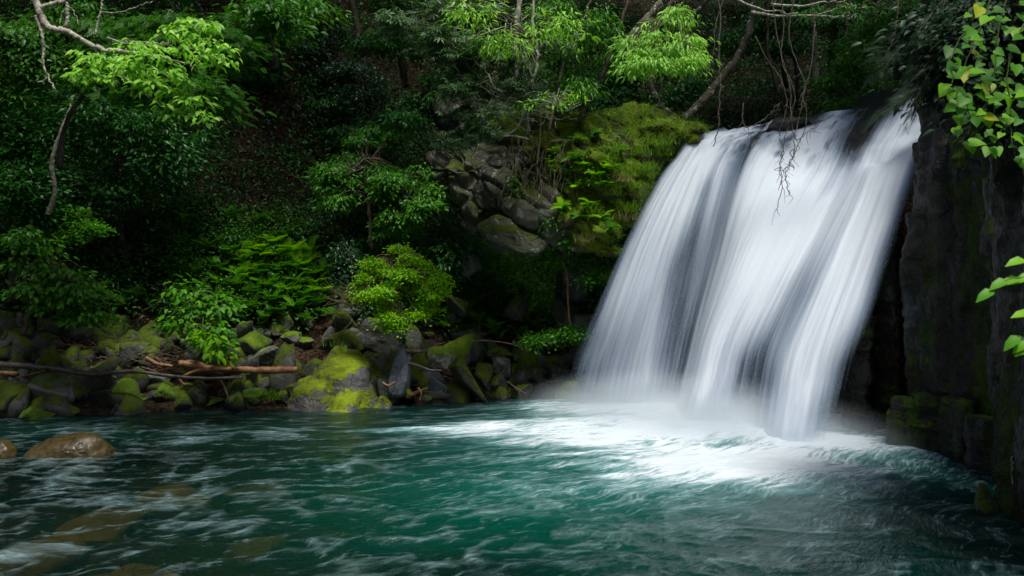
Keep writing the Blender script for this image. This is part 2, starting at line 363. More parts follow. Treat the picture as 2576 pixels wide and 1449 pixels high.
# ------------------------------------------------------------------ the waterfall
# stream lines: picture points with their depth, from the water above the crest down to the pool
SL = [
 (0.00, [(1815,322,19.0),(1765,338,18.8),(1705,385,18.55),(1640,475,18.3),(1570,610,18.0),(1492,790,17.75),(1440,915,17.6),(1402,1042,17.45)]),
 (0.12, [(1850,318,19.2),(1805,335,18.9),(1750,385,18.6),(1690,490,18.3),(1620,650,18.0),(1565,820,17.7),(1530,930,17.55),(1510,1045,17.4)]),
 (0.28, [(1920,312,19.4),(1865,330,18.9),(1800,400,18.4),(1760,500,18.0),(1715,650,17.7),(1680,800,17.5),(1655,920,17.4),(1630,1050,17.2)]),
 (0.45, [(1990,298,19.3),(1930,325,18.6),(1885,400,18.0),(1850,510,17.5),(1815,660,17.2),(1775,810,17.0),(1745,930,16.8),(1710,1060,16.6)]),
 (0.60, [(2110,278,19.0),(2065,335,18.1),(2020,430,17.3),(1955,560,16.7),(1890,700,16.3),(1825,840,16.1),(1795,950,15.9),(1765,1075,15.6)]),
 (0.74, [(2225,255,18.2),(2165,335,17.1),(2120,440,16.3),(2050,570,15.8),(1975,720,15.35),(1910,860,15.0),(1885,970,14.8),(1865,1105,14.5)]),
 (0.88, [(2330,200,17.5),(2255,325,16.1),(2205,430,15.5),(2145,570,14.95),(2080,730,14.4),(2020,880,14.0),(1995,1000,13.7),(1975,1135,13.3)]),
 (1.00, [(2470,150,16.8),(2375,300,15.3),(2325,390,14.9),(2285,510,14.5),(2235,680,14.0),(2185,850,13.5),(2150,990,13.3),(2120,1150,13.0)]),
]
def sheet(nu, nv):
    us = np.array([s[0] for s in SL]); C = []
    for u, pts in SL:
        W3 = np.array([PX(*q) for q in pts]); C.append(catmull(W3, nv))
    C = np.array(C)                                     # (k,nv,3)
    uu = np.linspace(0, 1, nu)
    # smooth interpolation across u with catmull by resampled parameter
    k = np.interp(uu, us, np.arange(len(us)))
    outv = np.zeros((nu, nv, 3))
    Q = np.concatenate([2*C[:1]-C[1:2], C, 2*C[-1:]-C[-2:-1]])
    for a, t_ in enumerate(k):
        i = min(int(t_), len(us) - 2); f = t_ - i; A, B, D, E = Q[i:i+4]
        outv[a] = .5 * ((2*B) + (-A+D)*f + (2*A-5*B+4*D-E)*f*f + (-A+3*B-3*D+E)*f**3)
    return outv, uu
# density of the water over (u, v), lowered at lower right in place of shade; v = 0 above the crest, 1 at the pool
DU = [0, .02, .06, .12, .19, .26, .31, .35, .40, .44, .48, .54, .60, .66, .71, .76, .81, .87, .93, .98, 1.0]
DV = {0.0: [.2, .6, .8, .9, .9, .85, .7, .75, .7, .35, .3, .25, .9, .55, .34, .34, .6, .85, .9, .9, .9],
      .15: [.3, .8, 1., 1., 1., 1., .95, .85, .55, .35, .6, .9, 1., .65, .34, .36, .75, .95, 1., 1., .8],
      .30: [.3, .75, 1., 1., 1., .95, .85, .85, .6, .5, .85, 1., 1., .9, .75, .8, .95, 1., 1., 1., .8],
      .42: [.2, .6, .95, 1., 1., .8, .6, .8, .65, .7, .95, 1., 1., 1., 1., .95, .9, .9, 1., 1., .7],
      .60: [.2, .5, .75, .85, .85, .60, .45, .7, .60, .8, 1., 1., 1., .95, .8, .7, .65, .8, .95, .8, .4],
      .80: [.18, .4, .6, .7, .8, .75, .55, .55, .55, .9, 1., 1., 1., .8, .55, .55, .65, .85, .75, .4, .12],
      .92: [.18, .4, .55, .7, .8, .8, .65, .55, .6, .95, 1., 1., .95, .7, .5, .5, .65, .8, .6, .3, .08],
      1.0: [.2, .4, .6, .7, .8, .8, .7, .6, .7, 1., 1., 1., .95, .7, .5, .55, .65, .75, .5, .25, .05]}
def dens(u, v):
    ks = sorted(DV); rows = np.array([np.interp(u, DU, DV[k]) for k in ks]); o = np.zeros((len(u), len(v)))
    for j, vv in enumerate(v):
        b = min(np.searchsorted(ks, vv, 'right'), len(ks) - 1); a = b - 1; f = (vv - ks[a]) / (ks[b] - ks[a]); f = f * f * (3 - 2 * f)
        o[:, j] = rows[a] * (1 - f) + rows[b] * f
    return o
def fall_mat(name, su, sv, gain, bias, seed, base=(.84, .90, .97)):
    m, t, out = M(name)
    uv = nd(t, 'ShaderNodeUVMap'); mp = nd(t, 'ShaderNodeMapping'); mp.inputs['Scale'].default_value = (su, sv, 1); mp.inputs['Location'].default_value = (seed * 3.1, seed * 1.7, seed)
    lk(t, uv.outputs[0], mp.inputs[0])
    n1 = noise(t, mp.outputs[0], 1, 5, .62, .15)
    mp2 = nd(t, 'ShaderNodeMapping'); mp2.inputs['Scale'].default_value = (su * 4.2, sv * 1.2, 1); mp2.inputs['Location'].default_value = (seed * 1.3, 0, seed); lk(t, uv.outputs[0], mp2.inputs[0])
    n2 = noise(t, mp2.outputs[0], 1, 4, .65, .1)
    mp3 = nd(t, 'ShaderNodeMapping'); mp3.inputs['Scale'].default_value = (su * .32, sv * 1.6, 1); mp3.inputs['Location'].default_value = (seed * 2.3, 4, seed); lk(t, uv.outputs[0], mp3.inputs[0])
    n0 = noise(t, mp3.outputs[0], 1, 2, .5, .3)
    s = math_(t, 'ADD', math_(t, 'MULTIPLY', math_(t, 'SUBTRACT', n1, .5), .95), math_(t, 'MULTIPLY', math_(t, 'SUBTRACT', n2, .5), .75))
    s = math_(t, 'ADD', s, math_(t, 'MULTIPLY', math_(t, 'SUBTRACT', n0, .5), .65))
    a = math_(t, 'ADD', math_(t, 'MULTIPLY', attr(t, 'dens'), gain), math_(t, 'ADD', bias, s))
    a = math_(t, 'MULTIPLY', a, attr(t, 'fade'))
    al = ramp(t, a, [(.0, 0.), (.95, 1.)])
    cc = ramp(t, a, [(.2, (.40, .52, .68)), (.95, base)])
    df = nd(t, 'ShaderNodeBsdfDiffuse'); lk(t, cc, df.inputs[0])
    tl = nd(t, 'ShaderNodeBsdfTranslucent'); lk(t, cc, tl.inputs[0])
    b = bump(t, n1, .08, .03); lk(t, b, df.inputs['Normal'])
    mx = nd(t, 'ShaderNodeMixShader'); mx.inputs[0].default_value = .48; lk(t, df.outputs[0], mx.inputs[1]); lk(t, tl.outputs[0], mx.inputs[2])
    tp = nd(t, 'ShaderNodeBsdfTransparent'); o2 = nd(t, 'ShaderNodeMixShader')
    lk(t, al, o2.inputs[0]); lk(t, tp.outputs[0], o2.inputs[1]); lk(t, mx.outputs[0], o2.inputs[2]); lk(t, o2.outputs[0], out.inputs[0])
    return m
fall = root_at('waterfall', PX(1800, 1060, 16.5) * [1, 1, 0], 'wide silky white waterfall pouring over the dark rock ledge into the green pool', 'waterfall')
NU, NV = 420, 200
base_sheet, uu = sheet(NU, NV); vv = np.linspace(0, 1, NV)
D0 = dens(uu, vv); D0 = np.maximum(sst(.08, 1.0, D0) * .75 + D0 ** 2 * .3, (.46 * sst(.28, .5, vv) * (1 - .4 * sst(.8, 1, vv)))[None, :] * (sst(0, .05, uu) * sst(1, .96, uu))[:, None])
UVg = np.stack(np.meshgrid(uu, vv, indexing='ij'), -1).reshape(-1, 2)
def vfade(u, v, s):
    e = sst(0, .05, u) * sst(1.0, .955, u) if s else np.ones_like(u)
    return e
for li, (dy, gain, bias, su, sv, sd_) in enumerate([(0, 1.25, -.36, 26, 1.1, 1), (-.16, .85, -.42, 34, .9, 5), (.20, 1.25, -.32, 20, 1.2, 9)]):
    G = base_sheet.copy(); nn = fbm(np.c_[UVg[:, 0] * 22 + li * 9, UVg[:, 1] * 1.6, np.zeros(len(UVg))], 4, 90 + li).reshape(NU, NV)
    nb = fbm(np.c_[UVg[:, 0] * 6 + li * 5, UVg[:, 1] * 1.2, np.zeros(len(UVg))], 2, 190 + li).reshape(NU, NV)
    grow = sst(.05, .35, vv)[None, :]
    lum = fbm(np.c_[UVg[:, 0] * 9, UVg[:, 1] * 9, np.zeros(len(UVg))], 3, 290).reshape(NU, NV) * (1 - sst(.2, .4, vv))[None, :]
    bul = .55 * np.exp(-((uu - .55) / .10) ** 2)[:, None] - .25 * np.exp(-((uu - .75) / .06) ** 2)[:, None] - .25 * np.exp(-((uu - .38) / .05) ** 2)[:, None]
    off = dy * grow + nn * .06 * (.3 + grow) + nb * .10 * grow + bul * grow
    nrm = np.array([-.45, -.89, .0]); G = G + off[..., None] * nrm * -1 * (-1)
    G[..., 2] += lum * .20
    ck = fbm(np.c_[UVg[:, 0] * 34, UVg[:, 1] * 22 + UVg[:, 0] * 9, np.zeros(len(UVg))], 3, 395).reshape(NU, NV)
    Dn = D0 + .13 * nn - 1.1 * np.clip(ck, 0, 1) * (1 - sst(.16, .34, vv))[None, :] * sst(.15, .3, uu)[:, None] * sst(.72, .6, uu)[:, None]
    fd = np.broadcast_to(vfade(uu, 0, True)[:, None], D0.shape) * (1 - [.85, .97, .7][li] * sst(.87, .985, vv[None, :] - .05 * sst(.6, .85, uu)[:, None]))
    mesh_np('water_curtain', rel(G.reshape(-1, 3), fall), grid_faces(NU, NV), fall_mat('falling_water_%d' % li, su, sv, gain, bias, sd_), fall, True,
            dict(dens=Dn.ravel(), fade=np.ascontiguousarray(fd).ravel()), UVg)
# dark rock face behind the falling water, following the lip
m_wet = rock_mat('wet_ledge_rock', ((.012,.012,.011),(.045,.043,.038)), moss=.12, lichen=0, wet=.5)
nu, nv = 200, 160; G = np.zeros((nu, nv, 3))
lipC, _ = sheet(nu, 60); back = lipC[:, 0] + (lipC[:, 0] - lipC[:, 6]) * 1.2; 
for i in range(nu):
    top = lipC[i, 12]; b0 = lipC[i, 0]; inner = top + np.array([.25, .35, -.25])
    pl = [back[i] + [0, 0, -.12], b0 + [.02, .02, -.14], lipC[i, 5] + [.03, .05, -.19], lipC[i, 9] + [.12, .16, -.26], inner, [inner[0] + .15, inner[1] + .2, 3.0], [inner[0] + .3, inner[1] + .35, 1.2], [inner[0] + .2, inner[1] + .2, -.6]]
    G[i] = catmull(np.array(pl), nv)
n_ = fbm(G.reshape(-1, 3) * [1.6, 1.6, .7], 5, 301, .55, True).reshape(nu, nv); low = sst(.25, .6, np.linspace(0, 1, nv))[None, :]
G += (n_ * (.06 + .22 * low))[..., None] * np.array([-.45, -.8, .15])
G[:, :, 0] += (vn(np.floor(np.c_[np.repeat(np.arange(nu) / 9., nv), np.zeros(nu*nv), np.zeros(nu*nv)]), 3).reshape(nu, nv)) * .12 * low
ledge = mesh_np('rock_ledge', G.reshape(-1, 3), grid_faces(nu, nv), m_wet, smooth=True)
tag(ledge, 'dark wet rock ledge and wall showing through and behind the waterfall', 'rock ledge')

# stones breaking through the thin water at the crest
def rock_shape(seed, sub=4, planes=13, soft=14, rough=.06, flat=1.0, box=0, dmin=.62):
    r = np.random.default_rng(seed); D, F = ICO[sub]
    N = r.normal(size=(planes, 3)); N /= np.linalg.norm(N, axis=1)[:, None]; d = r.uniform(dmin, 1.0, planes)
    if box:
        bxn = np.array([[1,0,0],[-1,0,0],[0,1,0],[0,-1,0],[0,0,1],[0,0,-1]], float) + r.normal(0, .13, (6, 3)); bxn /= np.linalg.norm(bxn, axis=1)[:, None]
        N = np.vstack([bxn, N[:4]]); d = np.concatenate([r.uniform(.7, .8, 6), r.uniform(.95, 1.1, 4)])
    dots = (D @ N.T) / d[None, :]; dots = np.maximum(dots, 1e-3)
    rad = 1 / (np.sum(dots ** soft, axis=1) ** (1 / soft))
    V = D * rad[:, None]
    V += D * (fbm(V * 1.7 + seed, 5, seed, .55) * rough + fbm(V * 1.1 + seed * 3, 2, seed + 5, .5, True) * rough * .8)[:, None]
    return V, F
def fit_rock(name, x0, y0, x1, y1, mat, label, seed, Y=None, sub=4, depth=1.0, rot=0, cat='boulder', group=None, sink=.12, parent=None, **kw):
    if Y is None: Y = ground_hit((x0 + x1) / 2, min(y1, 1443))[1]
    V, F = rock_shape(seed, sub, **kw)
    w = (x1 - x0) / FP * Y; h = (y1 - y0) / FP * Y
    dz = (w + h) * .5 * depth
    V = V * [w / 2, dz / 2, h / 2]
    if rot:
        c, s = math.cos(R(rot)), math.sin(R(rot)); V = V @ np.array([[c, 0, -s], [0, 1, 0], [s, 0, c]]).T
    mn, mx = V.min(0), V.max(0)
    sc = np.array([w / (mx[0] - mn[0]), 1, h * (1 + sink) / (mx[2] - mn[2])]); V = V * sc; mn, mx = V.min(0), V.max(0)
    Yc = Y + dz * .35
    c = PX((x0 + x1) / 2, y1, Y); c[2] -= h * sink
    V = V - [(mn[0] + mx[0]) / 2, 0, mn[2]]
    V[:, 1] += dz * .35
    if parent is not None: return mesh_np(name, rel(V + c, parent), F, mat, parent, True)
    o = mesh_np(name, V, F, mat, None, True); o.location = [float(q) for q in c]
    return tag(o, label, cat, group)
fit_rock('crest_stone', 1888, 342, 1930, 420, m_wet, 'dark wet stone splitting the thin water at the waterfall crest', 901, Y=18.05, cat='stone', sub=4, rough=.15)
fit_rock('crest_stone', 1925, 288, 2052, 335, m_wet, 'flat dark stone at the waterfall crest under the hanging vines', 902, Y=18.5, cat='stone', sub=4, rough=.12)

# ------------------------------------------------------------------ rocks of the bank
GREY = ((.035,.038,.036),(.14,.145,.135)); DARK = ((.012,.014,.011),(.05,.052,.042)); BLUE = ((.05,.06,.075),(.17,.19,.22)); BROWN = ((.02,.018,.012),(.07,.06,.04))
YG = ((.05,.06,.004),(.19,.27,.004)); DG = ((.018,.034,.001),(.085,.135,.002)); MG = ((.022,.05,.001),(.12,.20,.002))
rm = {
 'big': rock_mat('mossy_rock_bright', GREY, .58, YG, .15, .3, 1.3, 2.1),
 'moss': rock_mat('mossy_rock', GREY, .62, MG, .15, .25, 1.2, 1.6),
 'mossd': rock_mat('mossy_rock_dark', DARK, .66, DG, 0, .3, 1.1, 1.4),
 'lichen': rock_mat('lichen_rock', GREY, .40, MG, 1.0, .2, 1.4, 1.5),
 'grey': rock_mat('grey_rock', ((.04,.045,.04),(.15,.155,.14)), .33, DG, .15, .35, 1.2, 1.5),
 'blue': rock_mat('blue_grey_rock', BLUE, .12, MG, .0, .45, 1.0, 1.5),
 'dark': rock_mat('dark_rock', ((.02,.024,.022),(.09,.095,.08)), .48, DG, .1, .4, 1.2, 1.5),
 'green': rock_mat('green_moss_rock', DARK, .78, ((.02,.05,.002),(.10,.20,.006)), 0, .2, 1.2, 2.),
 'red': rock_mat('reddish_rock', ((.04,.025,.02),(.13,.085,.07)), .12, DG, 0, .4),
 'wet': rock_mat('wet_brown_rock', ((.020,.016,.005),(.075,.052,.018)), .0, DG, 0, .66, bs=.5),
}
ROCKS = [ # x0,y0,x1,y1,mat,label,opts
 (-30,831,97,925,'moss','big rounded rock with a mossy cap at the left end of the bank',{}),
 (62,931,186,1026,'grey','bare grey slab at the waterline below the long dark branch, lower left',{}),
 (-40,960,78,1034,'mossd','dark mossy slab in the lower left corner of the bank',{}),
 (-10,935,92,995,'grey','brown grey rock under the left end of the long branch',{'Y':16.9}),
 (24,1022,117,1062,'green','low rock wholly covered in vivid green moss at the left waterline',{'Y':16.1}),
 (137,1020,192,1048,'green','small moss covered stone at the waterline right of the grey slab',{}),
 (198,978,302,1022,'mossd','flat leaning slab with a moss strip at the waterline',{'rot':12}),
 (234,962,282,992,'grey','smooth grey cobble just behind the flat leaning slab',{}),
 (286,962,336,997,'blue','pale blue grey cobble below the middle of the long branch',{}),
 (376,966,458,1020,'green','green mossy boulder at the waterline under the driftwood pile',{}),
 (440,978,506,1014,'mossd','wedge shaped mossy stone at the mouth of the dark hollow',{}),
 (363,940,425,980,'grey','grey rock wedged under the thick middle of the long branch',{}),
 (290,860,363,934,'dark','tall dark boulder standing behind the long branch',{}),
 (220,776,311,866,'mossd','large dark square boulder in the shade above the left bank',{'box':1}),
 (166,794,228,868,'mossd','dim greenish boulder left of the square one',{'box':1}),
 (90,800,170,870,'mossd','dim boulder in the shade behind the mossy capped rock',{'Y':19.3}),
 (425,812,532,880,'mossd','broad dark mossy boulder below the broadleaf shrub',{}),
 (449,862,526,914,'lichen','rock spotted with pale lichen above the orange log',{}),
 (512,856,572,922,'grey','grey block with a vertical split beside the lichen spotted rock',{}),
 (567,808,641,872,'moss','upright rounded rock with a mossy top in the rubble',{}),
 (584,832,672,912,'moss','slanted rock draped in bright moss in the rubble',{'rot':-30}),
 (614,870,715,926,'lichen','blocky slab with a mossy top and white lichen patches behind the orange log',{}),
 (668,800,731,844,'mossd','round dark boulder with mossy top under the ferns',{}),
 (699,834,756,872,'moss','low mossy stone above the left shoulder of the big boulder',{}),
 (740,848,790,880,'moss','small mossy stone between two ferny boulders',{}),
 (571,948,648,1020,'moss','mossy rock at the waterline left of the big boulder',{}),
 (606,978,670,1019,'green','bright green low stone touching the water left of the big boulder',{'Y':17.2}),
 (515,1000,565,1022,'green','small green stone almost awash below the dark hollow',{}),
 (477,950,558,1004,'dark','black stone deep in the hollow under the orange log',{'Y':18.3}),
 (321,994,364,1021,'green','small rounded moss stone under the long branch',{}),
 (940,986,988,1019,'moss','little moss fringed stone at the right foot of the big boulder',{}),
 (792,830,912,900,'mossd','wide dark mossy boulder directly behind the big boulder',{}),
 (835,782,892,850,'mossd','steep green boulder under the fern slope left of the grey wedge',{'rot':15}),
 (887,798,1024,900,'dark','huge dark boulder under the bright green bush',{'rot':-14,'box':1}),
 (945,868,1028,1000,'blue','tall bluish grey wedge of rock standing on its point',{'taper':1,'Y':17.9}),
 (1068,874,1150,936,'lichen','dark rock with big white lichen blotches right of the grey wedge',{'box':1}),
 (1148,850,1219,914,'moss','tilted mossy rock above the triangular boulder',{'rot':-35}),
 (1119,894,1223,1010,'mossd','triangular brown green boulder at the waterline right of centre',{'tri':1,'Y':18.4}),
 (1217,874,1292,918,'mossd','flat topped mossy rock left of the wet boulders',{}),
 (1238,896,1285,952,'lichen','small cube of rock with a lichen crust',{'box':1}),
 (1196,914,1243,966,'mossd','mossy brown rock wedged against the triangular boulder',{}),
 (1228,940,1278,992,'dark','dark wet rock behind the grass tuft',{}),
 (1070,952,1126,1004,'blue','low grey stone left of the triangular boulder',{}),
 (1040,928,1118,976,'blue','long pale blue grey slab under the driftwood twigs',{}),
 (1189,836,1225,860,'blue','single pale grey cobble high in the rubble right of centre',{}),
 (1387,856,1427,890,'red','reddish brown rock left of the waterfall base',{}),
 (1102,784,1167,836,'dark','dark rock with a mossy crest under the ferns right of the bright bush',{}),
 (1273,930,1326,968,'dark','mist dimmed rock beneath the grass clump',{}),
 (1330,884,1382,926,'dark','round wet boulder in the mist left of the reddish rock',{}),
 (1395,884,1450,922,'dark','wet stone directly below the reddish rock',{}),
 (1286,872,1322,908,'dark','angular stone between the flat topped rock and the mist',{}),
 (1322,926,1380,984,'dark','dark boulder at the misty waterline left of the fall',{}),
 (1376,918,1445,976,'dark','blocky wet boulder nearest the left edge of the fall',{'box':1}),
 (1395,960,1470,1012,'dark','low wet boulder at the foot of the left edge of the fall',{}),
 (1290,966,1345,1005,'dark','flat wet stone at the waterline right of the grass tuft',{}),
 (1270,748,1330,800,'dark','brown boulder showing through the ivy below the overhang',{'Y':20.2}),
 (1390,750,1450,830,'dark','upright boulder beside the thin orange sapling',{'Y':20.0}),
 (1400,680,1480,760,'dark','large block under the overhang beside the dark hole',{'Y':20.6,'box':1}),
 (1440,790,1500,850,'dark','grey brown block in the shade right of the sapling',{'Y':19.9,'box':1}),
 (1150,620,1215,690,'grey','split pale rock half covered by ivy beneath the overhang',{'Y':20.6,'box':1,'rot':25}),
 (1120,740,1180,790,'dark','dim rounded rock at the left edge of the ivy',{'Y':20.3}),
]
for k, (x0, y0, x1, y1, mk, lab, op) in enumerate(ROCKS):
    Y = op.get('Y'); kw = dict(sub=5 if (x1-x0) > 95 else 4, rot=op.get('rot', 0), box=op.get('box', 0), rough=.07)
    if op.get('tri'): kw.update(dmin=.84, planes=14, soft=20)
    if kw['sub'] == 4 and (x1-x0) > 50: kw['sub'] = 5
    o = fit_rock('mossy_boulder' if mk in ('moss','mossd','green') else 'boulder', x0, y0, x1, y1, rm[mk], lab, 500 + k * 3, Y=Y, **kw)
    if op.get('taper') or op.get('tri'):
        me = o.data; n = len(me.vertices); a = np.zeros(n * 3, np.float32); me.vertices.foreach_get('co', a); a = a.reshape(-1, 3)
        z = (a[:, 2] - a[:, 2].min()) / (np.ptp(a[:, 2])); f = (.42 + .75 * z ** .8) if op.get('taper') else (1.12 - .62 * z ** 1.6)
        a[:, 0] = a[:, 0] * f + (.16 * (1 - z) if op.get('taper') else -.08 * z); a[:, 1] *= .5 + .5 * f; me.vertices.foreach_set('co', a.ravel()); me.update()

# the big mossy boulder in the middle: overlapping angular masses fused into one stone
def fused_rock(name, items, mat, label, voxel=.03, amp=.05, seed=3, cat='boulder'):
    Vs = []; Fs = []; n = 0
    for (x0, y0, x1, y1, Y, dp, planes, rot) in items:
        D, F = ICO[5]; N = np.array([q[:3] for q in planes], float); N /= np.linalg.norm(N, axis=1)[:, None]; d = np.array([q[3] for q in planes])
        V = D * (1 / np.sum(np.maximum((D @ N.T) / d, 1e-3) ** 30, 1) ** (1 / 30.))[:, None]
        mn, mx = V.min(0), V.max(0); V = (V - (mn + mx) / 2) / (mx - mn) * [(x1 - x0) / FP * Y, dp, (y1 - y0) / FP * Y]
        V += PX((x0 + x1) / 2, (y0 + y1) / 2, Y) + [0, dp / 2, 0]; Vs.append(V); Fs.append(F + n); n += len(V)
    o = mesh_np('raw', np.vstack(Vs), np.vstack(Fs), mat); md = o.modifiers.new('r', 'REMESH'); md.mode = 'VOXEL'; md.voxel_size = voxel; md.use_smooth_shade = True
    me = bpy.data.meshes.new_from_object(o.evaluated_get(bpy.context.evaluated_depsgraph_get())); nv = len(me.vertices)
    a = np.zeros(nv * 3, np.float32); me.vertices.foreach_get('co', a); a = a.reshape(-1, 3).astype(float); nn = np.zeros(nv * 3, np.float32); me.vertices.foreach_get('normal', nn); nn = nn.reshape(-1, 3)
    a += nn * (fbm(a * 1.8 + seed, 6, seed, .58) * amp * 1.6 + fbm(a * 2.6, 4, seed + 3, .5, True) * amp * .7)[:, None]
    c = a.mean(0); me.vertices.foreach_set('co', (a - c).astype(np.float32).ravel()); me.update(); bpy.data.objects.remove(o)
    ob = bpy.data.objects.new(name, me); COL.objects.link(ob); ob.location = [float(q) for q in c]; return tag(ob, label, cat)
BOT = (0, 0, -1, .9)
fused_rock('mossy_boulder', [
  (742, 880, 948, 1075, 17.5, 1.5, [(-.05,-.5,.85,.62),(.35,-.1,.95,.72),(-.75,-.15,.55,.72),(-.95,-.3,0,.8),(-.35,-.93,.1,.7),(.5,-.85,.15,.72),(.97,-.1,.2,.78),(.6,.8,.1,.9),(-.3,.9,.1,.9),BOT], 0),
  (692, 948, 820, 1075, 17.2, 1.3, [(-.2,-.2,.95,.6),(.2,-.55,.8,.74),(-.9,-.2,.3,.8),(-.3,-.95,.1,.75),(.3,-.95,.2,.78),(1,0,.2,.9),(0,1,.1,.9),BOT], 0),
  (770, 960, 905, 1080, 17.05, 1.0, [(-.1,-.75,.6,.62),(.45,-.6,.6,.74),(-.7,-.3,.6,.8),(0,-1,0,.85),(.9,-.3,.2,.8),(0,1,0,.9),BOT], 0),
  (860, 900, 968, 1075, 17.55, 1.1, [(.5,-.3,.8,.7),(.9,-.25,.3,.72),(.3,-.93,.25,.76),(-.6,-.3,.7,.8),(-1,0,0,.9),(0,1,0,.9),BOT], 0),
  (905, 985, 985, 1062, 17.6, .9, [(.5,-.35,.8,.7),(.95,-.3,.1,.8),(0,-.95,.3,.8),(-.6,-.3,.7,.9),(0,1,0,.9),BOT], 0)],
  rm['big'], 'biggest boulder at the waterline, bright yellow green moss over grey rock')
fit_rock('wet_boulder', 18, 1098, 262, 1172, rm['wet'], 'smooth wet brown rock rising from the river at the left', 801, Y=12.4, sub=6, soft=7, planes=30, dmin=.84, rough=.085, sink=.9)
fit_rock('wet_boulder', -70, 1112, 30, 1166, rm['wet'], 'smooth wet rock cut off by the left edge of the photo', 805, Y=12.5, sub=5, soft=7, planes=30, dmin=.84, rough=.085, sink=.9)
fit_rock('mossy_boulder', 2458, 1222, 2528, 1316, rm['mossd'], 'small pointed mossy rock standing alone in the dark water at the right', 811, Y=9.4, sub=5)
# stones under the clear shallow water, seen dimly through it
bed = [(-40,1330,230,1420,9.0),(250,1370,420,1440,8.2),(560,1290,720,1350,9.2),(760,1392,930,1448,7.6),(600,1175,740,1205,11.6),(150,1240,330,1290,10.3),(-60,1420,200,1500,7.6),(350,1200,520,1240,11.2),(900,1405,1010,1440,7.5)]
bl = ['large brown sunken stone in the shallows at the bottom left','brown sunken stone near the bottom edge left of centre','dim sunken stone among the ripples left of centre','amber sunken stone at the bottom edge near the middle','faint sunken stone right of the wet brown rock','sunken stone below the wet brown rock','sunken stone in the bottom left corner','sunken stone between the wet rock and the ripples','faint sunken stone right of the amber one']
m_bed = rock_mat('sunken_stone', ((.08,.055,.02),(.20,.13,.05)), .0, DG, 0, .2)
for k, (q, l) in enumerate(zip(bed, bl)):
    x0, y0, x1, y1, Y = q; c = PX((x0+x1)/2, (y0+y1)/2, Y); V, F = rock_shape(840 + k, 4, soft=6)
    w = (x1 - x0) / FP * Y; V = V * [w/2, w*.42, w*.25]; V[:, 2] -= V[:, 2].max() + .15
    o = mesh_np('sunken_stone', V, F, m_bed, None, True); o.location = (c[0], Y, 0); tag(o, l, 'stone')

# cobbles filling the bank between the boulders
cob = []
r = np.random.default_rng(5); protos = [rock_shape(1000 + k, 3, rough=.08)[0] for k in range(14)]; F3 = ICO[3][1]
pm = [mesh_np('cobble', V, F3, rm[['dark','mossd','grey','mossd','moss','dark','mossd','mossd','dark','mossd','dark','mossd','dark','dark'][k]], None, True) for k, V in enumerate(protos)]
meshes = [o.data for o in pm]
for o in pm: bpy.data.objects.remove(o)
cnt = 0
while cnt < 210:
    px = r.uniform(-20, 1480); lo = 815 + 30 * math.sin(px / 210.); py = r.uniform(lo, 1040); g_ = ground_hit(px, py)
    if g_[2] < .02 or g_[1] > 23: continue
    o = bpy.data.objects.new('cobble', meshes[r.integers(14)]); COL.objects.link(o)
    s = r.uniform(.10, .32) * (1.25 if py > 900 else 1.15); o.location = [float(q) for q in g_ + [0, 0, s * .15]]; o.scale = (s, s * r.uniform(.7, 1.1), s * r.uniform(.55, .9)); o.rotation_euler = r.uniform(-3, 3, 3)
    tag(o, 'cobble in the rubble of the far bank among the larger boulders', 'stone', 'cobbles packed along the far bank'); cnt += 1

# ------------------------------------------------------------------ driftwood
m_log = bark_mat('orange_driftwood', (.10,.042,.014), (.30,.15,.06), scale=5, rough=.5)
m_dl = bark_mat('dark_wet_branch', (.025,.02,.016), (.11,.085,.07), scale=5, rough=.35)
m_tw = bark_mat('brown_twigs', (.05,.03,.018), (.15,.09,.055), scale=8, rough=.6)
def Z5(pts, Y): return np.array([PX(a * .3472, 692 + b * .3472, Y if not hasattr(Y, '__len__') else Y[i]) for i, (a, b) in enumerate(pts)])
def Z6(pts, Y): return np.array([PX(629 + a * .3472, 692 + b * .3472, Y) for (a, b) in pts])
def log(name, P, r0, r1, mat, label, k=9, wob=.0, extra=(), cat='log'):
    root = root_at(name, P.mean(0), label, cat); mb = MB(); mb.tube(P, r0, r1, n=max(16, 9 * len(P)), k=k, rough=.22, wob=wob, seed=len(P)); mb.build('trunk', mat, root)
    for e, a, b in extra:
        m2 = MB(); m2.tube(e, a, b, n=12, k=6, rough=.2); m2.build('limb', mat, root)
    return root
log('driftwood_branch', Z5([(-160,650),(0,648),(180,657),(330,672),(450,686),(600,712),(720,720),(850,702),(1000,700),(1180,725),(1350,742),(1550,748),(1760,742)], 17.0), .062, .028, m_dl,
    'long dark bent branch lying across the whole left bank', extra=[(Z5([(1550,748),(1680,735),(1810,715)], 17.0), .02, .008)], cat='branch')
log('driftwood_log', Z5([(1300,640),(1480,668),(1700,684),(1900,690),(2160,684)], 17.5), .075, .07, m_log, 'straight orange brown log resting against the left side of the big boulder', k=11,
    extra=[(Z5([(1300,645),(1380,625),(1470,640)], 17.5), .05, .02), (Z5([(1330,730),(1450,690),(1680,680)], 17.35), .03, .05)])
log('driftwood_log', Z5([(1060,600),(1130,640),(1250,660)], 17.7), .055, .03, m_log, 'short splintered orange stump at the left end of the driftwood pile')
log('driftwood_log', Z5([(-60,708),(60,712),(132,716)], 16.9), .045, .04, m_log, 'short cut orange stick under the left end of the long branch', k=9)
log('driftwood_branch', Z5([(20,800),(110,750),(330,690)], 16.8), .014, .012, m_tw, 'thin pale stick leaning over the grey slab at the left', cat='branch')
log('driftwood_branch', Z5([(480,490),(560,515),(625,530)], 18.6), .03, .018, m_log, 'short brown stick left of the tall dark boulder', cat='branch')
log('driftwood_branch', Z5([(1000,270),(1120,215),(1180,150),(1205,80)], 19.4), .022, .01, m_log, 'curved orange branch rising up the leaf littered slope', cat='branch')
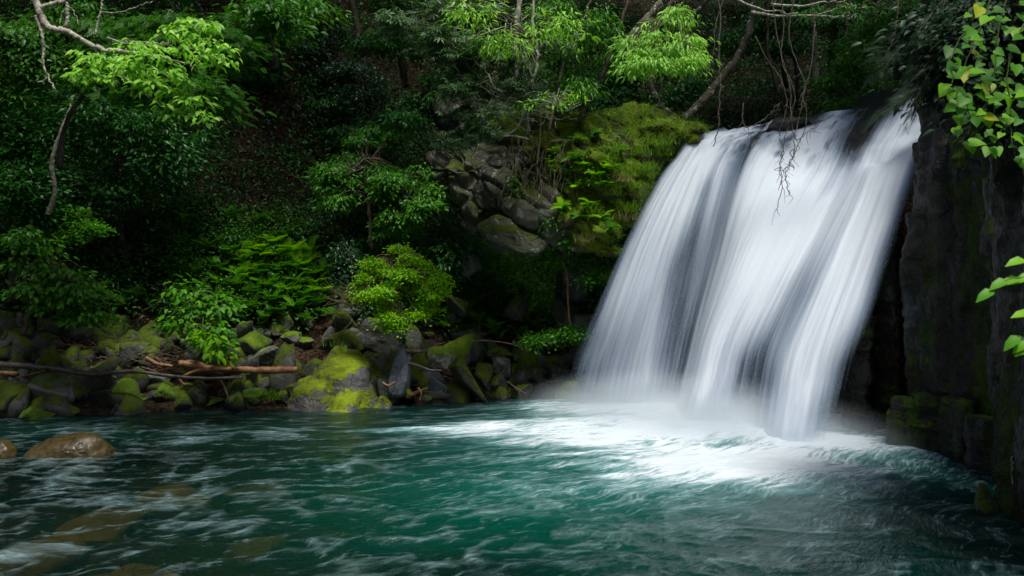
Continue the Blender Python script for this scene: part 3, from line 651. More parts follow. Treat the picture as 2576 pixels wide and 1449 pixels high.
log('driftwood_branch', Z5([(1625,640),(1640,560),(1630,430)], 17.6), .018, .012, m_tw, 'thin upright stick beside the split grey block', cat='branch')
log('driftwood_branch', Z5([(1600,760),(1640,850),(1665,930)], 17.2), .022, .02, m_tw, 'pale root hanging down to the water left of the big boulder', cat='root', extra=[(Z5([(1625,820),(1590,850),(1580,890)], 17.2), .008, .004)])
log('driftwood_branch', Z5([(1290,745),(1330,790),(1365,790)], 17.1), .028, .012, m_log, 'broken orange stub poking out under the driftwood pile', cat='branch')
log('driftwood_branch', Z6([(1125,545),(1200,552),(1285,545)], 18.1), .045, .04, m_tw, 'pale dead log lying between the grey wedge and the lichen blotched rock', cat='log')
log('driftwood_branch', Z6([(1140,640),(1200,650),(1310,690),(1390,690)], 18.0), .04, .02, m_dl, 'dark rotten branch below the pale dead log', cat='branch')
log('driftwood_branch', Z6([(960,780),(1000,800),(1055,775)], 17.6), .03, .012, m_log, 'small orange splinter of wood at the foot of the grey wedge', cat='branch')
log('driftwood_branch', Z6([(1230,910),(1240,850),(1215,815)], 17.9), .02, .012, m_log, 'reddish forked twig standing in the water right of the grey wedge', cat='branch', extra=[(Z6([(1130,890),(1190,850),(1290,815)], 17.9), .012, .005), (Z6([(1150,850),(1180,870),(1225,845)], 17.9), .01, .004)])
log('driftwood_branch', Z6([(1600,480),(1700,475),(1850,490),(1960,520)], 18.9), .02, .008, m_tw, 'long grey twig across the rubble right of centre', cat='branch')
log('driftwood_branch', Z6([(1860,770),(1930,820),(2000,860)], 18.5), .014, .01, m_tw, 'slim brown stick slanting to the water right of the grass tuft', cat='branch')
# tangled small driftwood, nobody could count it
mb = MB(); r = np.random.default_rng(9)
for k in range(420):
    zone = r.choice(4, p=[.34, .26, .2, .2]); x0, x1, y0, y1 = [(90, 470, 870, 935), (370, 600, 905, 960), (990, 1160, 880, 990), (1160, 1480, 850, 990)][zone]
    px = r.uniform(x0, x1); py = r.uniform(y0, y1); g_ = ground_hit(px, py); L = r.uniform(.12, .55); a = r.uniform(-.9, .9)
    d = np.array([math.cos(a), r.uniform(-.5, .5), math.sin(a) * .7]) * L; c = g_ + [0, -.1, r.uniform(.03, .16)]
    mb.tube([c - d / 2, c + r.normal(0, .03, 3), c + d / 2 + r.normal(0, .03, 3)], r.uniform(.006, .02), .003, n=6, k=4)
tag(mb.build('driftwood_debris', m_tw), kind='stuff')
# ------------------------------------------------------------------ basalt outcrop left of the fall, with its moss cap
m_out = rock_mat('outcrop_basalt', ((.018,.020,.011),(.10,.105,.068)), .40, DG, .75, .15, 1.3, 1.5, bs=1.3)
m_cap = rock_mat('outcrop_moss', ((.025,.024,.010),(.09,.08,.03)), .86, ((.022,.042,.001),(.12,.19,.001)), .25, .15, .7, 1.0)
outc = root_at('rock_outcrop', PX(1400, 640, 18.8), 'overhanging outcrop of tilted basalt blocks with a thick moss cap left of the waterfall', 'rock outcrop')
def z2(a, b): return (692 + a * .5208, b * .5208)
BLK = [(870,800,150,110),(960,780,150,100),(1050,740,150,90),(930,880,170,110),(1010,930,190,95),(1110,930,150,100),(1190,830,170,100),(1060,1050,190,105),(1160,1130,230,130),(930,1050,120,90),(985,1115,110,80),
       (1270,1140,150,110),(1330,910,150,100),(1230,920,150,90),(1410,920,150,110),(1100,830,150,100),(1300,1030,190,110),(1400,1060,180,120),(1400,1180,170,100),(1320,800,180,120),(1420,800,170,120),(860,900,110,80),(1240,1020,150,90),(1140,1000,150,80),
       (1000,850,150,90),(880,980,140,90),(1180,1020,160,80),(1480,1000,160,120),(1500,900,160,120)]
BLK = [BLK[i] for i in (8, 12, 17)]
for k, (a, b, w, h) in enumerate(BLK):
    cx, cy = z2(a, b); w *= .92; h *= .88
    Yb = 19.4 - (cx - 1100) / 420 * 1.3 - (cy - 400) / 250 * .35 + (k % 3) * .12
    fit_rock('basalt_block', cx - w/2, cy - h/2, cx + w/2, cy + h/2, m_out, None, 1300 + k * 7, Y=Yb, sub=5, rot=-37, box=1, depth=2.4, sink=0, parent=outc, rough=.09, soft=26)
# body behind the blocks and the moss cap: blobs joined by a voxel remesh
def bedding(P, seed, ang=37, size=(1.45, .50, 1.0)):
    c, s = math.cos(R(ang)), math.sin(R(ang)); Q = np.stack([(P[:, 0] * c - P[:, 2] * s) / size[0], (P[:, 0] * s + P[:, 2] * c) / size[1], P[:, 1] / size[2]], 1)
    Q = Q + .16 * np.stack([fbm(P * 1.6 + 7 * k, 3, seed + k) for k in range(3)], 1)
    I = np.floor(Q); b1 = np.full(len(P), 9.); b2 = b1.copy(); idr = np.zeros(len(P))
    for dx in (-1, 0, 1):
        for dy in (-1, 0, 1):
            for dz in (-1, 0, 1):
                J = I + [dx, dy, dz]; off = np.stack([_h(J[:, 0], J[:, 1], J[:, 2], seed + 50 + k) for k in range(3)], 1) * .36 + .5
                d = np.max(np.abs(J + off - Q) * [1, 1.15, 1], 1); rr = _h(J[:, 0], J[:, 1], J[:, 2], seed + 90)
                nb = d < b1; b2 = np.where(nb, b1, np.minimum(b2, d)); idr = np.where(nb, rr, idr); b1 = np.where(nb, d, b1)
    return idr, b2 - b1
def blobs(name, items, mat, parent, voxel=.07, amp=.12, freq=1.3, seed=1, ridge=.0, bed=0, crack=0):
    V0, F0 = ICO[4]; Vs = []; Fs = []; n = 0
    for (cx, cy, rx, ry, Y, rd) in items:
        c = PX(cx, cy, Y); V = V0 * [rx / FP * Y, rd, ry / FP * Y] + c; Vs.append(V); Fs.append(F0 + n); n += len(V0)
    o = mesh_np(name + '_raw', np.vstack(Vs), np.vstack(Fs), mat)
    md = o.modifiers.new('r', 'REMESH'); md.mode = 'VOXEL'; md.voxel_size = voxel; md.use_smooth_shade = True
    dg = bpy.context.evaluated_depsgraph_get(); ev = o.evaluated_get(dg); me = bpy.data.meshes.new_from_object(ev)
    nv = len(me.vertices); a = np.zeros(nv * 3, np.float32); me.vertices.foreach_get('co', a); a = a.reshape(-1, 3).astype(float)
    nn = np.zeros(nv * 3, np.float32); me.vertices.foreach_get('normal', nn); nn = nn.reshape(-1, 3)
    a = a + nn * (fbm(a * freq + seed, 5, seed, .55) * amp + ridge * fbm(a * freq * 1.7, 4, seed + 3, .55, True))[:, None]
    if bed:
        idr, gap = bedding(a, seed); a = a + nn * (idr * bed - crack * np.exp(-(gap / .06) ** 2))[:, None]
    if parent is not None: a = rel(a, parent)
    me.vertices.foreach_set('co', a.astype(np.float32).ravel()); me.update()
    bpy.data.objects.remove(o); ob = bpy.data.objects.new(name, me); COL.objects.link(ob); ob.parent = parent
    for p in me.polygons: p.use_smooth = True
    return ob, a
blobs('rock_core', [(1240,340,110,70,20.6,1.0),(1180,300,80,80,21.2,1.0),(1330,330,100,60,20.2,1.0),(1150,380,60,60,21.0,.7),(1190,440,80,50,19.9,.8),(1270,480,100,70,19.5,.8),(1340,540,80,80,19.1,.7),(1300,420,110,60,19.6,.8),(1400,480,70,70,19.0,.6),(1325,598,50,44,19.1,.5),(1230,530,70,50,19.6,.7),(1400,580,60,60,18.9,.6),(1150,430,50,30,20.1,.6),(1280,590,50,34,19.4,.5),(1250,480,120,60,19.9,.8),(1360,560,120,60,19.5,.8),(1200,440,90,50,20.2,.8),(1260,420,150,70,20.4,1.1),(1330,520,120,80,20.0,1.0),(1450,560,80,70,19.4,1.0),(1180,400,80,50,21,1.0),(1400,440,130,90,19.6,.9)], rock_mat('dim_mossy_basalt', ((.018,.019,.012),(.085,.085,.058)), .48, ((.012,.024,.001),(.07,.10,.002)), .6, .1, .9, 1.4), outc, .04, .07, 1.8, 5, .05, .22, .16)
cap, capV = blobs('moss_cap', [(1500,350,130,48,19.6,1.1),(1640,335,110,34,19.2,.9),(1735,335,52,26,18.95,.5),(1420,340,90,60,19.7,1.0),(1580,400,95,60,18.9,.7),(1640,380,60,45,18.8,.5),
    (1545,470,80,70,18.5,.6),(1500,420,110,70,18.8,.8),(1470,560,75,60,18.4,.6),(1510,590,62,48,18.2,.5),(1475,610,55,35,18.3,.5),(1560,540,42,50,18.25,.4),(1340,350,80,45,19.9,.8),(1290,330,80,40,20.2,.8),(1445,500,60,60,18.7,.6),(1400,390,90,60,19.3,.8),(1480,380,90,60,19.0,.8),(1560,370,90,55,18.95,.7),(1640,350,80,45,18.95,.6),(1700,345,60,34,18.9,.5),(1540,330,100,50,19.3,.9),(1600,310,70,30,19.4,.8),(1420,450,60,60,18.9,.6),(1500,480,60,60,18.6,.5),(1520,700,26,22,18.6,.35),(1600,450,50,60,18.55,.4),(1530,630,40,25,18.15,.35)], m_cap, outc, .045, .12, 1.6, 8, .06, .11, .12)

# ------------------------------------------------------------------ right-hand basalt cliff of columns
m_col = rock_mat('column_basalt', ((.003,.003,.0025),(.020,.017,.013)), 0.67, ((.008,.020,.001),(.050,.10,.001)), .0, .3, .25, 1.3, spec=.25, tint=(.045,.055,.060), stretch=.3, bs=1.7)
clf = root_at('basalt_cliff', (6.2, 11.5, 0), 'dark wall of vertical basalt columns right of the waterfall', 'cliff')
def column(x0, x1, ytop, ybot, Y, seed, depth=.5, lean=0):
    r = np.random.default_rng(seed); n, k = 150, 40
    zt = CAMZ - (ytop - 724.5) / FP * Y; zb = CAMZ - (ybot - 724.5) / FP * Y
    cx = ((x0 + x1) / 2 - 1288) / FP * Y; rx = (x1 - x0) / 2 / FP * Y
    ang = np.arange(k) / k * 2 * np.pi; N = np.arange(5) / 5 * 2 * np.pi + r.uniform(0, 1.2); N = N + r.normal(0, .15, 5); dd = r.uniform(.85, 1.0, 5)
    rad = 1 / (np.sum(np.maximum(np.cos(ang[:, None] - N[None, :]) / dd, 1e-3) ** 18, 1) ** (1 / 18.)); rad /= np.abs(rad * np.cos(ang)).max()
    z = np.linspace(zb, zt, n); seg = np.floor((z - zb) / r.uniform(.5, .8) + fbm(np.c_[z, z*0, z*0], 1, seed) * .3)
    ox = vn(np.c_[seg * 1.37 + seed, z*0, z*0], 7) * .05; oy = vn(np.c_[seg * 1.37, z*0 + 5, z*0 + seed], 8) * .07
    fr = (z - zb) / (zt - zb)
    V = np.zeros((n, k, 3)); V[..., 0] = cx + ox[:, None] + (lean * fr)[:, None] + rx * (rad * np.cos(ang))[None, :]; V[..., 1] = Y + depth * .6 + oy[:, None] + depth * (rad * np.sin(ang))[None, :]; V[..., 2] = z[:, None]
    fl = V.reshape(-1, 3); disp = fbm(fl * [2.2, 2.2, 1.4], 5, seed, .58) * .11 + fbm(fl * [1.5, 1.5, 3.5], 4, seed + 1, .55, True) * .05
    cc = np.stack([np.cos(np.tile(ang, n)), np.sin(np.tile(ang, n)), 0 * fl[:, 0]], 1); fl = fl + cc * disp[:, None]
    capc = np.array([[cx + lean, Y + depth * .6, zt + .05]]); j = np.arange(k); F3 = np.c_[(n-1)*k + j, (n-1)*k + (j+1) % k, np.full(k, n*k)]
    return np.vstack([fl, capc]), grid_faces(n, k, 0, True), F3
CL = [ # x0,x1,ytop,ybot,Y
 (2336,2440,345,1215,12.9,.5),(2300,2385,532,1180,13.0,.4),(2190,2270,600,1130,14.9,.5),(2350,2440,250,1218,12.6,.6),(2425,2510,330,1205,12.1,.55),(2490,2570,300,1225,11.6,.6),(2548,2660,-60,1290,10.4,.6),(2630,2790,-200,1450,8.6,.8),
 (2140,2200,640,1110,14.6,.5),(2310,2400,1000,1165,12.6,.5),(2395,2470,1010,1185,12.0,.45),(2460,2540,1060,1215,11.4,.45),(2400,2480,60,700,12.8,.7),(2480,2600,-200,700,12.2,.8),(2380,2440,-60,420,13.6,.6),(2265,2330,1010,1150,12.8,.4),
 (2750,2960,-300,1700,7.4,.9),(2900,3300,-400,2200,6.0,1.2)]
for k, (a, b, c_, d, Y, dp) in enumerate(CL):
    V, F4, F3_ = column(a, b, c_, d, Y, 40 + k, dp); mesh_np('basalt_column', rel(V, clf), [F4, F3_], m_col, clf, True)

# ------------------------------------------------------------------ leaves
def T_leaf(w=.42, fold=.18, droop=.25):
    # pointed oval, folded on the midrib, tip at +x
    y = [0, .3, .7, 1.0]
    V = [(0,0,0),(.30,w*.5,fold*w),(.30,-w*.5,fold*w),(.36,0,-.02),(.68,w*.40,fold*w*.7-droop*.35),(.68,-w*.40,fold*w*.7-droop*.35),(.7,0,-droop*.4),(1,0,-droop)]
    F = [(0,3,1),(0,2,3),(1,3,4),(3,6,4),(3,2,5),(3,5,6),(4,6,7),(6,5,7)]
    return np.array(V, float), np.array(F)
def T_small(w=.55, fold=.15):
    V = [(0,0,0),(.5,w*.5,fold),(1,0,0),(.5,-w*.5,fold),]
    return np.array(V, float), np.array([(0,2,1),(0,3,2)])
def T_heart():
    V = [(0,0,0),(-.12,.22,.03),(0,.42,.06),(.28,.46,.07),(.62,.28,.0),(1,0,-.14),(-.12,-.22,.03),(0,-.42,.06),(.28,-.46,.07),(.62,-.28,.0),(.3,0,-.03),(.65,0,-.07)]
    F = [(0,2,1),(0,3,2),(0,10,3),(10,4,3),(10,11,4),(11,5,4),(0,6,7),(0,7,8),(0,8,10),(10,8,9),(10,9,11),(11,9,5)]
    return np.array(V, float), np.array(F)
def combine(parts):
    V = []; F = []; n = 0
    for v, f in parts: V.append(v); F.append(f + n); n += len(v)
    return np.vstack(V), np.vstack(F)
def rotz(V, a): c, s = math.cos(a), math.sin(a); return V @ np.array([[c, s, 0], [-s, c, 0], [0, 0, 1]])
def roty(V, a): c, s = math.cos(a), math.sin(a); return V @ np.array([[c, 0, -s], [0, 1, 0], [s, 0, c]])
def T_whorl(n=7, w=.22, up=.35):
    l = T_small(w, .04); return combine([(rotz(roty(l[0], up), k * 2 * math.pi / n + .2 * (k % 2)), l[1]) for k in range(n)])
def T_fern(n=10, arch=.5):
    V = []; F = []; k = 0
    for i in range(n):
        s = (i + .6) / n; x = s * (1 - .12 * s); z = arch * (s - s * s * 1.25) ; L = .30 * math.sin(math.pi * min(1, .18 + .82 * (1 - s))) ** .8 * (1.1 - .3 * s) + .02
        for sg in (1, -1):
            wd = .052; tip = (x + .12 * L / .3, sg * L, z - .22 * L)
            V += [(x - wd, 0, z), (x + wd * .4, 0, z), (x + .085, sg * L * .62, z - .06 * L), tip, (x - .015, sg * L * .55, z - .06 * L)]
            F += [(k, k+1, k+2), (k, k+2, k+4), (k+4, k+2, k+3)]; k += 5
    for i in range(6):
        s0, s1 = i / 6, (i + 1) / 6; f = lambda s: (s * (1 - .12 * s), arch * (s - s * s * 1.25)); a, b = f(s0), f(s1)
        V += [(a[0], .008, a[1]), (a[0], -.008, a[1]), (b[0], -.006, b[1]), (b[0], .006, b[1])]; F += [(k, k+1, k+2), (k, k+2, k+3)]; k += 4
    return np.array(V, float), np.array(F)
def T_blade(w=.05, bend=.5):
    V = []; F = []
    for i in range(4):
        s = i / 4; V += [(s * .9 * bend + .0, w * (1 - s) * .5, s - bend * .5 * s * s), (s * .9 * bend, -w * (1 - s) * .5, s - bend * .5 * s * s)]
    V.append((.9 * bend, 0, 1 - bend * .5 - .06))
    for i in range(3): F += [(2*i, 2*i+1, 2*i+3), (2*i, 2*i+3, 2*i+2)]
    F.append((6, 7, 8)); return np.array(V, float), np.array(F)
def T_spray(n=9):          # flat pinnate spray of small leaflets, maple-like layers
    l = T_small(.5, .05); P = []
    for i in range(n):
        s = (i + 1) / n; sg = 1 if i % 2 else -1
        v = rotz(l[0] * (.34 - .12 * s), sg * (.95 - .3 * s)) + [s * .75, 0, -.12 * s * s]; P.append((v, l[1]))
    return combine(P)
def T_conifer(n=16):       # flat feathery twig
    P = []
    for i in range(n):
        s = (i + .5) / n; L = .30 * (1 - .55 * s)
        for sg in (1, -1):
            v = np.array([(0, -.02, 0), (0, .02, 0), (1, 0, -.1)]) * L; P.append((rotz(v, sg * .95) + [s * .9, 0, -.1 * s * s], np.array([(0, 2, 1)])))
    P.append((np.array([(0,-.014,0),(0,.014,0),(1,0,-.1)], float), np.array([(0, 2, 1)]))); return combine(P)
LEAF, SMALL, HEART, WHORL, FERN, BLADE, SPRAY, CONI = T_leaf(), T_small(), T_heart(), T_whorl(), T_fern(), T_blade(), T_spray(), T_conifer()
NARROW = T_leaf(.24, .1, .35); BROAD = T_leaf(.52, .14, .3)
def inst(T, pos, fwd, up, size, rnd):
    """place template copies: fwd = leaf axis, up = leaf normal"""
    pos = np.asarray(pos); n = len(pos); TV, TF = T
    f = fwd / (np.linalg.norm(fwd, axis=1)[:, None] + 1e-9); s = np.cross(up, f); s /= np.linalg.norm(s, axis=1)[:, None] + 1e-9; u = np.cross(f, s)
    B = np.stack([f, s, u], 1)                              # rows
    V = np.einsum('ij,njk->nik', TV, B) * np.asarray(size).reshape(-1, 1, 1) + pos[:, None, :]
    F = TF[None] + (np.arange(n) * len(TV))[:, None, None]
    return V.reshape(-1, 3), F.reshape(-1, 3), np.repeat(rnd, len(TV))
def ell_points(blobs_, n, rng, shell=.45):
    """clump centres in ellipsoids given by picture centre, picture radii, depth, depth radius"""
    vol = np.array([b[2] * b[3] for b in blobs_], float) ** .75; idx = rng.choice(len(blobs_), n, p=vol / vol.sum())
    d = rng.normal(size=(n, 3)); d /= np.linalg.norm(d, axis=1)[:, None]; rr = (shell + (1 - shell) * rng.random(n)) ** 1.0
    P = np.zeros((n, 3)); C = np.zeros((n, 3))
    for i, b in enumerate(blobs_):
        k = idx == i; cx, cy, rx, ry, Y, rd = b; C[k] = PX(cx, cy, Y); P[k] = C[k] + d[k] * rr[k, None] * [rx / FP * Y, rd, ry / FP * Y]
    return P, d, C
def crown(name, parent, blobs_, mat, T=LEAF, clumps=120, per=26, size=.08, spread=.22, seed=1, flat=.45, droop=.15, shell=.4, rndbase=None, layer=True, jit=.35):
    rng = np.random.default_rng(seed); P, d, C = ell_points(blobs_, clumps, rng, shell)
    ctone = rng.random(clumps)
    n = clumps * per; ci = np.repeat(np.arange(clumps), per)
    q = rng.normal(size=(n, 3)) * [1, 1, flat]; q *= (spread * (.6 + .8 * rng.random(clumps))[ci] * .75)[:, None]
    out_ = (d * [1, 1, .4])[ci]; pos = P[ci] + q - out_ * 0
    pos[:, 2] -= droop * (np.abs(q[:, 0]) + np.abs(q[:, 1]))
    f = q * [1, 1, .3] + out_ * spread * .8 + rng.normal(size=(n, 3)) * spread * .5; f[:, 2] -= spread * droop * 1.8
    up = np.array([0, -.28, 1]) + out_ * .35 + rng.normal(size=(n, 3)) * jit
    rnd = np.clip(.55 * rng.random(n) + .45 * ctone[ci] , 0, 1)
    V, F, r_ = inst(T, pos, f, up, size * (.65 + .7 * rng.random(n)), rnd)
    return mesh_np(name, rel(V, parent) if parent is not None else V, F, mat, parent, False, dict(rnd=r_)), P
def twigs(P, base, rng, r0=.03, r1=.004, n=None, sag=.1, fork=.55):
    """limbs from a base polyline point out to clump centres"""
    mb = MB(); base = np.asarray(base); sel = P if n is None else P[rng.permutation(len(P))[:n]]
    for q in sel:
        b = base[rng.integers(len(base))] if base.ndim == 2 else base
        m = b * (1 - fork) + q * fork + rng.normal(0, .08, 3) * np.linalg.norm(q - b) * .6; m[2] += sag
        mb.tube([b, m, q], r0, r1, n=8, k=5, power=.7)
    return mb
# leaf colours (base colours)
L_bright = leaf_mat('leaf_bright', (.09,.24,.015), (.19,.43,.035), (.38,.65,.10), trans=.4)  # base colour lifted in place of sun on the overhanging limb
L_bush = leaf_mat('leaf_lime_bush', (.07,.20,.002), (.15,.36,.003), (.27,.50,.006), trans=.45, fleck=(.45,.28,.05))
L_pale = leaf_mat('leaf_pale_green', (.11,.28,.03), (.22,.45,.06), (.36,.60,.12), trans=.4)
L_mid = leaf_mat('leaf_mid_green', (.02,.095,.006), (.042,.16,.010), (.075,.24,.014), trans=.3, rough=.35)
L_dark = leaf_mat('leaf_dark_green', (.007,.045,.008), (.015,.08,.011), (.03,.13,.015), trans=.25, rough=.35)
L_gloss = leaf_mat('leaf_glossy_dark', (.006,.024,.010), (.012,.045,.016), (.025,.07,.025), trans=.15, rough=.25)
L_maple = leaf_mat('leaf_maple_shade', (.014,.065,.005), (.028,.11,.007), (.05,.17,.010), trans=.35)
L_rhodo = leaf_mat('leaf_grey_green', (.03,.075,.028), (.06,.125,.05), (.10,.19,.075), trans=.25, rough=.35)
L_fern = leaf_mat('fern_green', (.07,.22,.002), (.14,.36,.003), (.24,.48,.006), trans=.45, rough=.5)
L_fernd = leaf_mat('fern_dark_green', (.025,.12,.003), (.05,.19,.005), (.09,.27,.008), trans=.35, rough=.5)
L_grass = leaf_mat('grass_green', (.04,.11,.008), (.09,.20,.012), (.17,.30,.03), trans=.35, rough=.5)
L_coni = leaf_mat('conifer_green', (.004,.016,.007), (.010,.034,.012), (.02,.06,.016), trans=.15, rough=.5)
L_heart = leaf_mat('vine_leaf_green', (.025,.12,.003), (.07,.25,.005), (.17,.40,.010), trans=.4, rough=.45, fleck=(.35,.40,.02))
L_litter = leaf_mat('dead_leaf', (.014,.008,.005), (.04,.022,.013), (.09,.052,.03), trans=.1, rough=.5, fleck=(.18,.12,.07))
B_pale = bark_mat('pale_lichen_bark', (.10,.09,.07), (.27,.25,.20), scale=9, lichen=.6)
B_brown = bark_mat('brown_bark', (.03,.022,.014), (.10,.075,.05), scale=7)
B_mossy = bark_mat('mossy_bark', (.025,.022,.012), (.08,.07,.04), scale=5, moss=.35, lichen=.2)
B_red = bark_mat('reddish_bark', (.06,.035,.02), (.17,.11,.07), scale=9)
B_dark = bark_mat('dark_bark', (.012,.010,.007), (.045,.036,.026), scale=6, moss=.1)
B_stem = bark_mat('green_stem', (.03,.06,.01), (.08,.13,.02), scale=9)
B_vine = bark_mat('vine_bark', (.025,.02,.016), (.09,.07,.05), scale=12)

def pads_of(bl, k, seed, rx=.42, ry=.20):
    r = np.random.default_rng(seed); o = []
    for (cx, cy, w, h, Y, rd) in bl:
        for j in range(k):
            a = r.uniform(0, 2*np.pi); q = math.sqrt(r.uniform(.1, 1)); f = r.uniform(.6, 1.3)
            o.append((cx + w * q * math.cos(a) * .85, cy + h * q * math.sin(a) * .9, w * rx * f, max(6, h * ry * f), Y - rd * r.uniform(-.8, .8), rd * .45 * f))
    return o
def plant(kind, label, cat, blobs_, mat, bark, trunk=None, r0=.05, r1=.02, nt=18, group=None, tw=(.02,.004), **kw):
    P0_ = trunk[0] if trunk is not None else PX(blobs_[0][0], blobs_[0][1] + blobs_[0][3], blobs_[0][4])
    root = root_at(kind, P0_, label, cat, group); rng = np.random.default_rng(kw.get('seed', 1) + 99)
    kp = kw.pop('pads', 0)
    if kp: blobs_ = pads_of(blobs_, kp, kw.get('seed', 1)); kw.setdefault('shell', .1)
    fo, P = crown('foliage', root, blobs_, mat, **kw)
    if trunk is not None:
        mb = MB(); mb.tube(trunk, r0, r1, n=6 * len(trunk), k=8, rough=.2, wob=.04, seed=kw.get('seed', 1)); mb.build('trunk', bark, root)
        C = catmull(trunk, 12)[6:]
    else: C = np.array([P0_])
    if nt: twigs(P, C, rng, tw[0], tw[1], n=nt).build('branches', bark, root)
    return root
# ------------------------------------------------------------------ undergrowth and litter on the slope
rng = np.random.default_rng(21)
def scatter_px(n, x0, x1, y0, y1, fn=None):
    px = rng.uniform(x0, x1, n); py = rng.uniform(y0, y1, n)
    # vectorised march of each sight line to the ground
    Ys = np.linspace(15, 44, 150)[None, :]; X = (px[:, None] - 1288) / FP * Ys; Zr = CAMZ - (py[:, None] - 724.5) / FP * Ys
    gi = np.clip(np.searchsorted(gx, X.ravel()) - 1, 0, len(gx) - 2); gj = np.clip(np.searchsorted(gy, np.broadcast_to(Ys, X.shape).ravel()) - 1, 0, len(gy) - 2)
    H = GZ[gj, gi].reshape(X.shape); hit = Zr <= H; k = hit.argmax(1); ok = hit.any(1)
    P = np.stack([X[np.arange(n), k], np.broadcast_to(Ys, X.shape)[np.arange(n), k], H[np.arange(n), k]], 1)
    return P[ok], px[ok], py[ok]
P, px, py = scatter_px(60000, 0, 2500, 0, 880)
litter = np.exp(-(((px - 620 - (450 - py) * .1) / 170) ** 2)) * (py < 640) + .8 * np.exp(-(((px - 400) / 90) ** 2 + ((py - 790) / 90) ** 2)) + .3 * ((px > 1650) & (py < 330) & (py > 170)) + .12
k = rng.random(len(P)) < litter * .8; Q = P[k]; n = len(Q)
V, F, r_ = inst(SMALL, Q + rng.normal(0, .04, (n, 3)) * [1, 1, .4] + [0, 0, .03], rng.normal(size=(n, 3)), np.array([0, -.6, .8]) + rng.normal(0, .4, (n, 3)), rng.uniform(.04, .10, n), rng.random(n))
tag(mesh_np('fallen_leaves', V, F, L_litter, attrs=dict(rnd=r_)), kind='stuff')
def undergrowth(name, n, x0, x1, y0, y1, dens_fn, mat, T, size, seed, hov=.25, per=14):
    global rng; rng = np.random.default_rng(seed); P, px, py = scatter_px(n, x0, x1, y0, y1)
    k = (rng.random(len(P)) < dens_fn(px, py, P)) & ~((P[:, 0] > 1.5) & (P[:, 1] < 21.3) & (px > 1560)); Q = np.repeat(P[k], per, 0); m = len(Q); tone = np.repeat(rng.random(k.sum()), per)
    q = rng.normal(size=(m, 3)) * [.2, .16, .12]; hh = np.repeat(rng.random(k.sum()) * hov, per); pos = Q + q + np.stack([0*hh, -.5*hh, hh + .06], 1)
    f = q + rng.normal(size=(m, 3)) * .12; f[:, 2] -= .06; up = np.array([0, -.5, .9]) + rng.normal(size=(m, 3)) * .35
    V, F, r_ = inst(T, pos, f, up, size * rng.uniform(.6, 1.4, m), np.clip(.5 * rng.random(m) + .5 * tone, 0, 1))
    return tag(mesh_np(name, V, F, mat, attrs=dict(rnd=r_)), kind='stuff')
def d_dark(px, py, P):
    nse = fbm(P * .9, 3, 400); lit = np.exp(-(((px - 620 - (450 - py) * .1) / 130) ** 2)) * (py < 600)
    return np.clip((.75 + 1.1 * nse) * (1 - .85 * lit) * (1 - .8 * (py > 800)), 0, 1)
undergrowth('undergrowth', 13000, -20, 2350, 0, 850, d_dark, L_dark, LEAF, .10, 31)
undergrowth('ground_cover', 5200, 420, 1150, 560, 850, lambda px, py, P: np.clip(.3 + 1.0 * fbm(P * 1.3, 3, 410), 0, 1) * sst(560, 650, py) * sst(830, 790, py + 15 * np.sin(px / 40)), L_mid, SMALL, .07, 32, .3)
undergrowth('ivy', 5200, 1080, 1500, 600, 860, lambda px, py, P: np.clip(.75 + 1.2 * fbm(P * 1.1, 3, 420), 0, 1) * sst(600, 640, py) * sst(860, 760, py), L_mid, SMALL, .055, 33, .35, 16)

# ------------------------------------------------------------------ ferns
fr = np.random.default_rng(61)
def fern(base, size, mat, n, label, group=None, kind='fern', seed=0, T=FERN, lift=.8):
    r = np.random.default_rng(seed); a = r.uniform(0, 2 * np.pi, n); root = root_at(kind, base, label, 'fern', group)
    f = np.stack([np.cos(a) * .8, np.sin(a) * .6 - .55, np.full(n, lift * .9) + r.normal(0, .15, n)], 1); up = np.stack([-np.cos(a) * .6, -np.sin(a) * .6, np.ones(n)], 1)
    V, F, r_ = inst(T, np.zeros((n, 3)) + r.normal(0, .03, (n, 3)) + [0, 0, .02], f, up, size * r.uniform(.75, 1.2, n), r.random(n))
    mesh_np('fronds', V, F, mat, root, False, dict(rnd=r_)); return root
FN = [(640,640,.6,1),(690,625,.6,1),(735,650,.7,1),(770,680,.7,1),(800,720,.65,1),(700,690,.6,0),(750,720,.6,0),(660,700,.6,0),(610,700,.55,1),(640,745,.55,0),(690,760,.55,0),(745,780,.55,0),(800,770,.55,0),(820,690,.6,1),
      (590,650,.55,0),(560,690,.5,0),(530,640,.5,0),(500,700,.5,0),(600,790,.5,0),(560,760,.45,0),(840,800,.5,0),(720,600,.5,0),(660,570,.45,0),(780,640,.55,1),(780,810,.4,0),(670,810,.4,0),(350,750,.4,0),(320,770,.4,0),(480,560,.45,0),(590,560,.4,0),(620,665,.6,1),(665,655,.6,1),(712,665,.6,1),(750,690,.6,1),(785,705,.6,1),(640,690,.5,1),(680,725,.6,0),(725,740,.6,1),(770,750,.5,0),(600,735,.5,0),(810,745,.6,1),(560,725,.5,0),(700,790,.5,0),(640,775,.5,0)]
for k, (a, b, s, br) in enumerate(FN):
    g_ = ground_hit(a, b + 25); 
    fern(g_ + [0, -.15, .2], s * .72, L_fern if br else L_fernd, 12, 'bright yellow green fern in the sunlit patch left of the lime bush' if br else 'darker green fern on the shaded slope left of the lime bush', 'bright ferns on the slope' if br else 'dark ferns on the slope', seed=k)  # sunlit and shaded look is put into the two fern colours
FR = [(1150,780),(1175,790),(1215,700),(1250,690),(1290,710),(1265,740),(1195,760),(1120,820),(1200,815),(1280,800),(1330,790),(1240,830),(1300,840),(1345,820),(1095,790),(1060,800)]
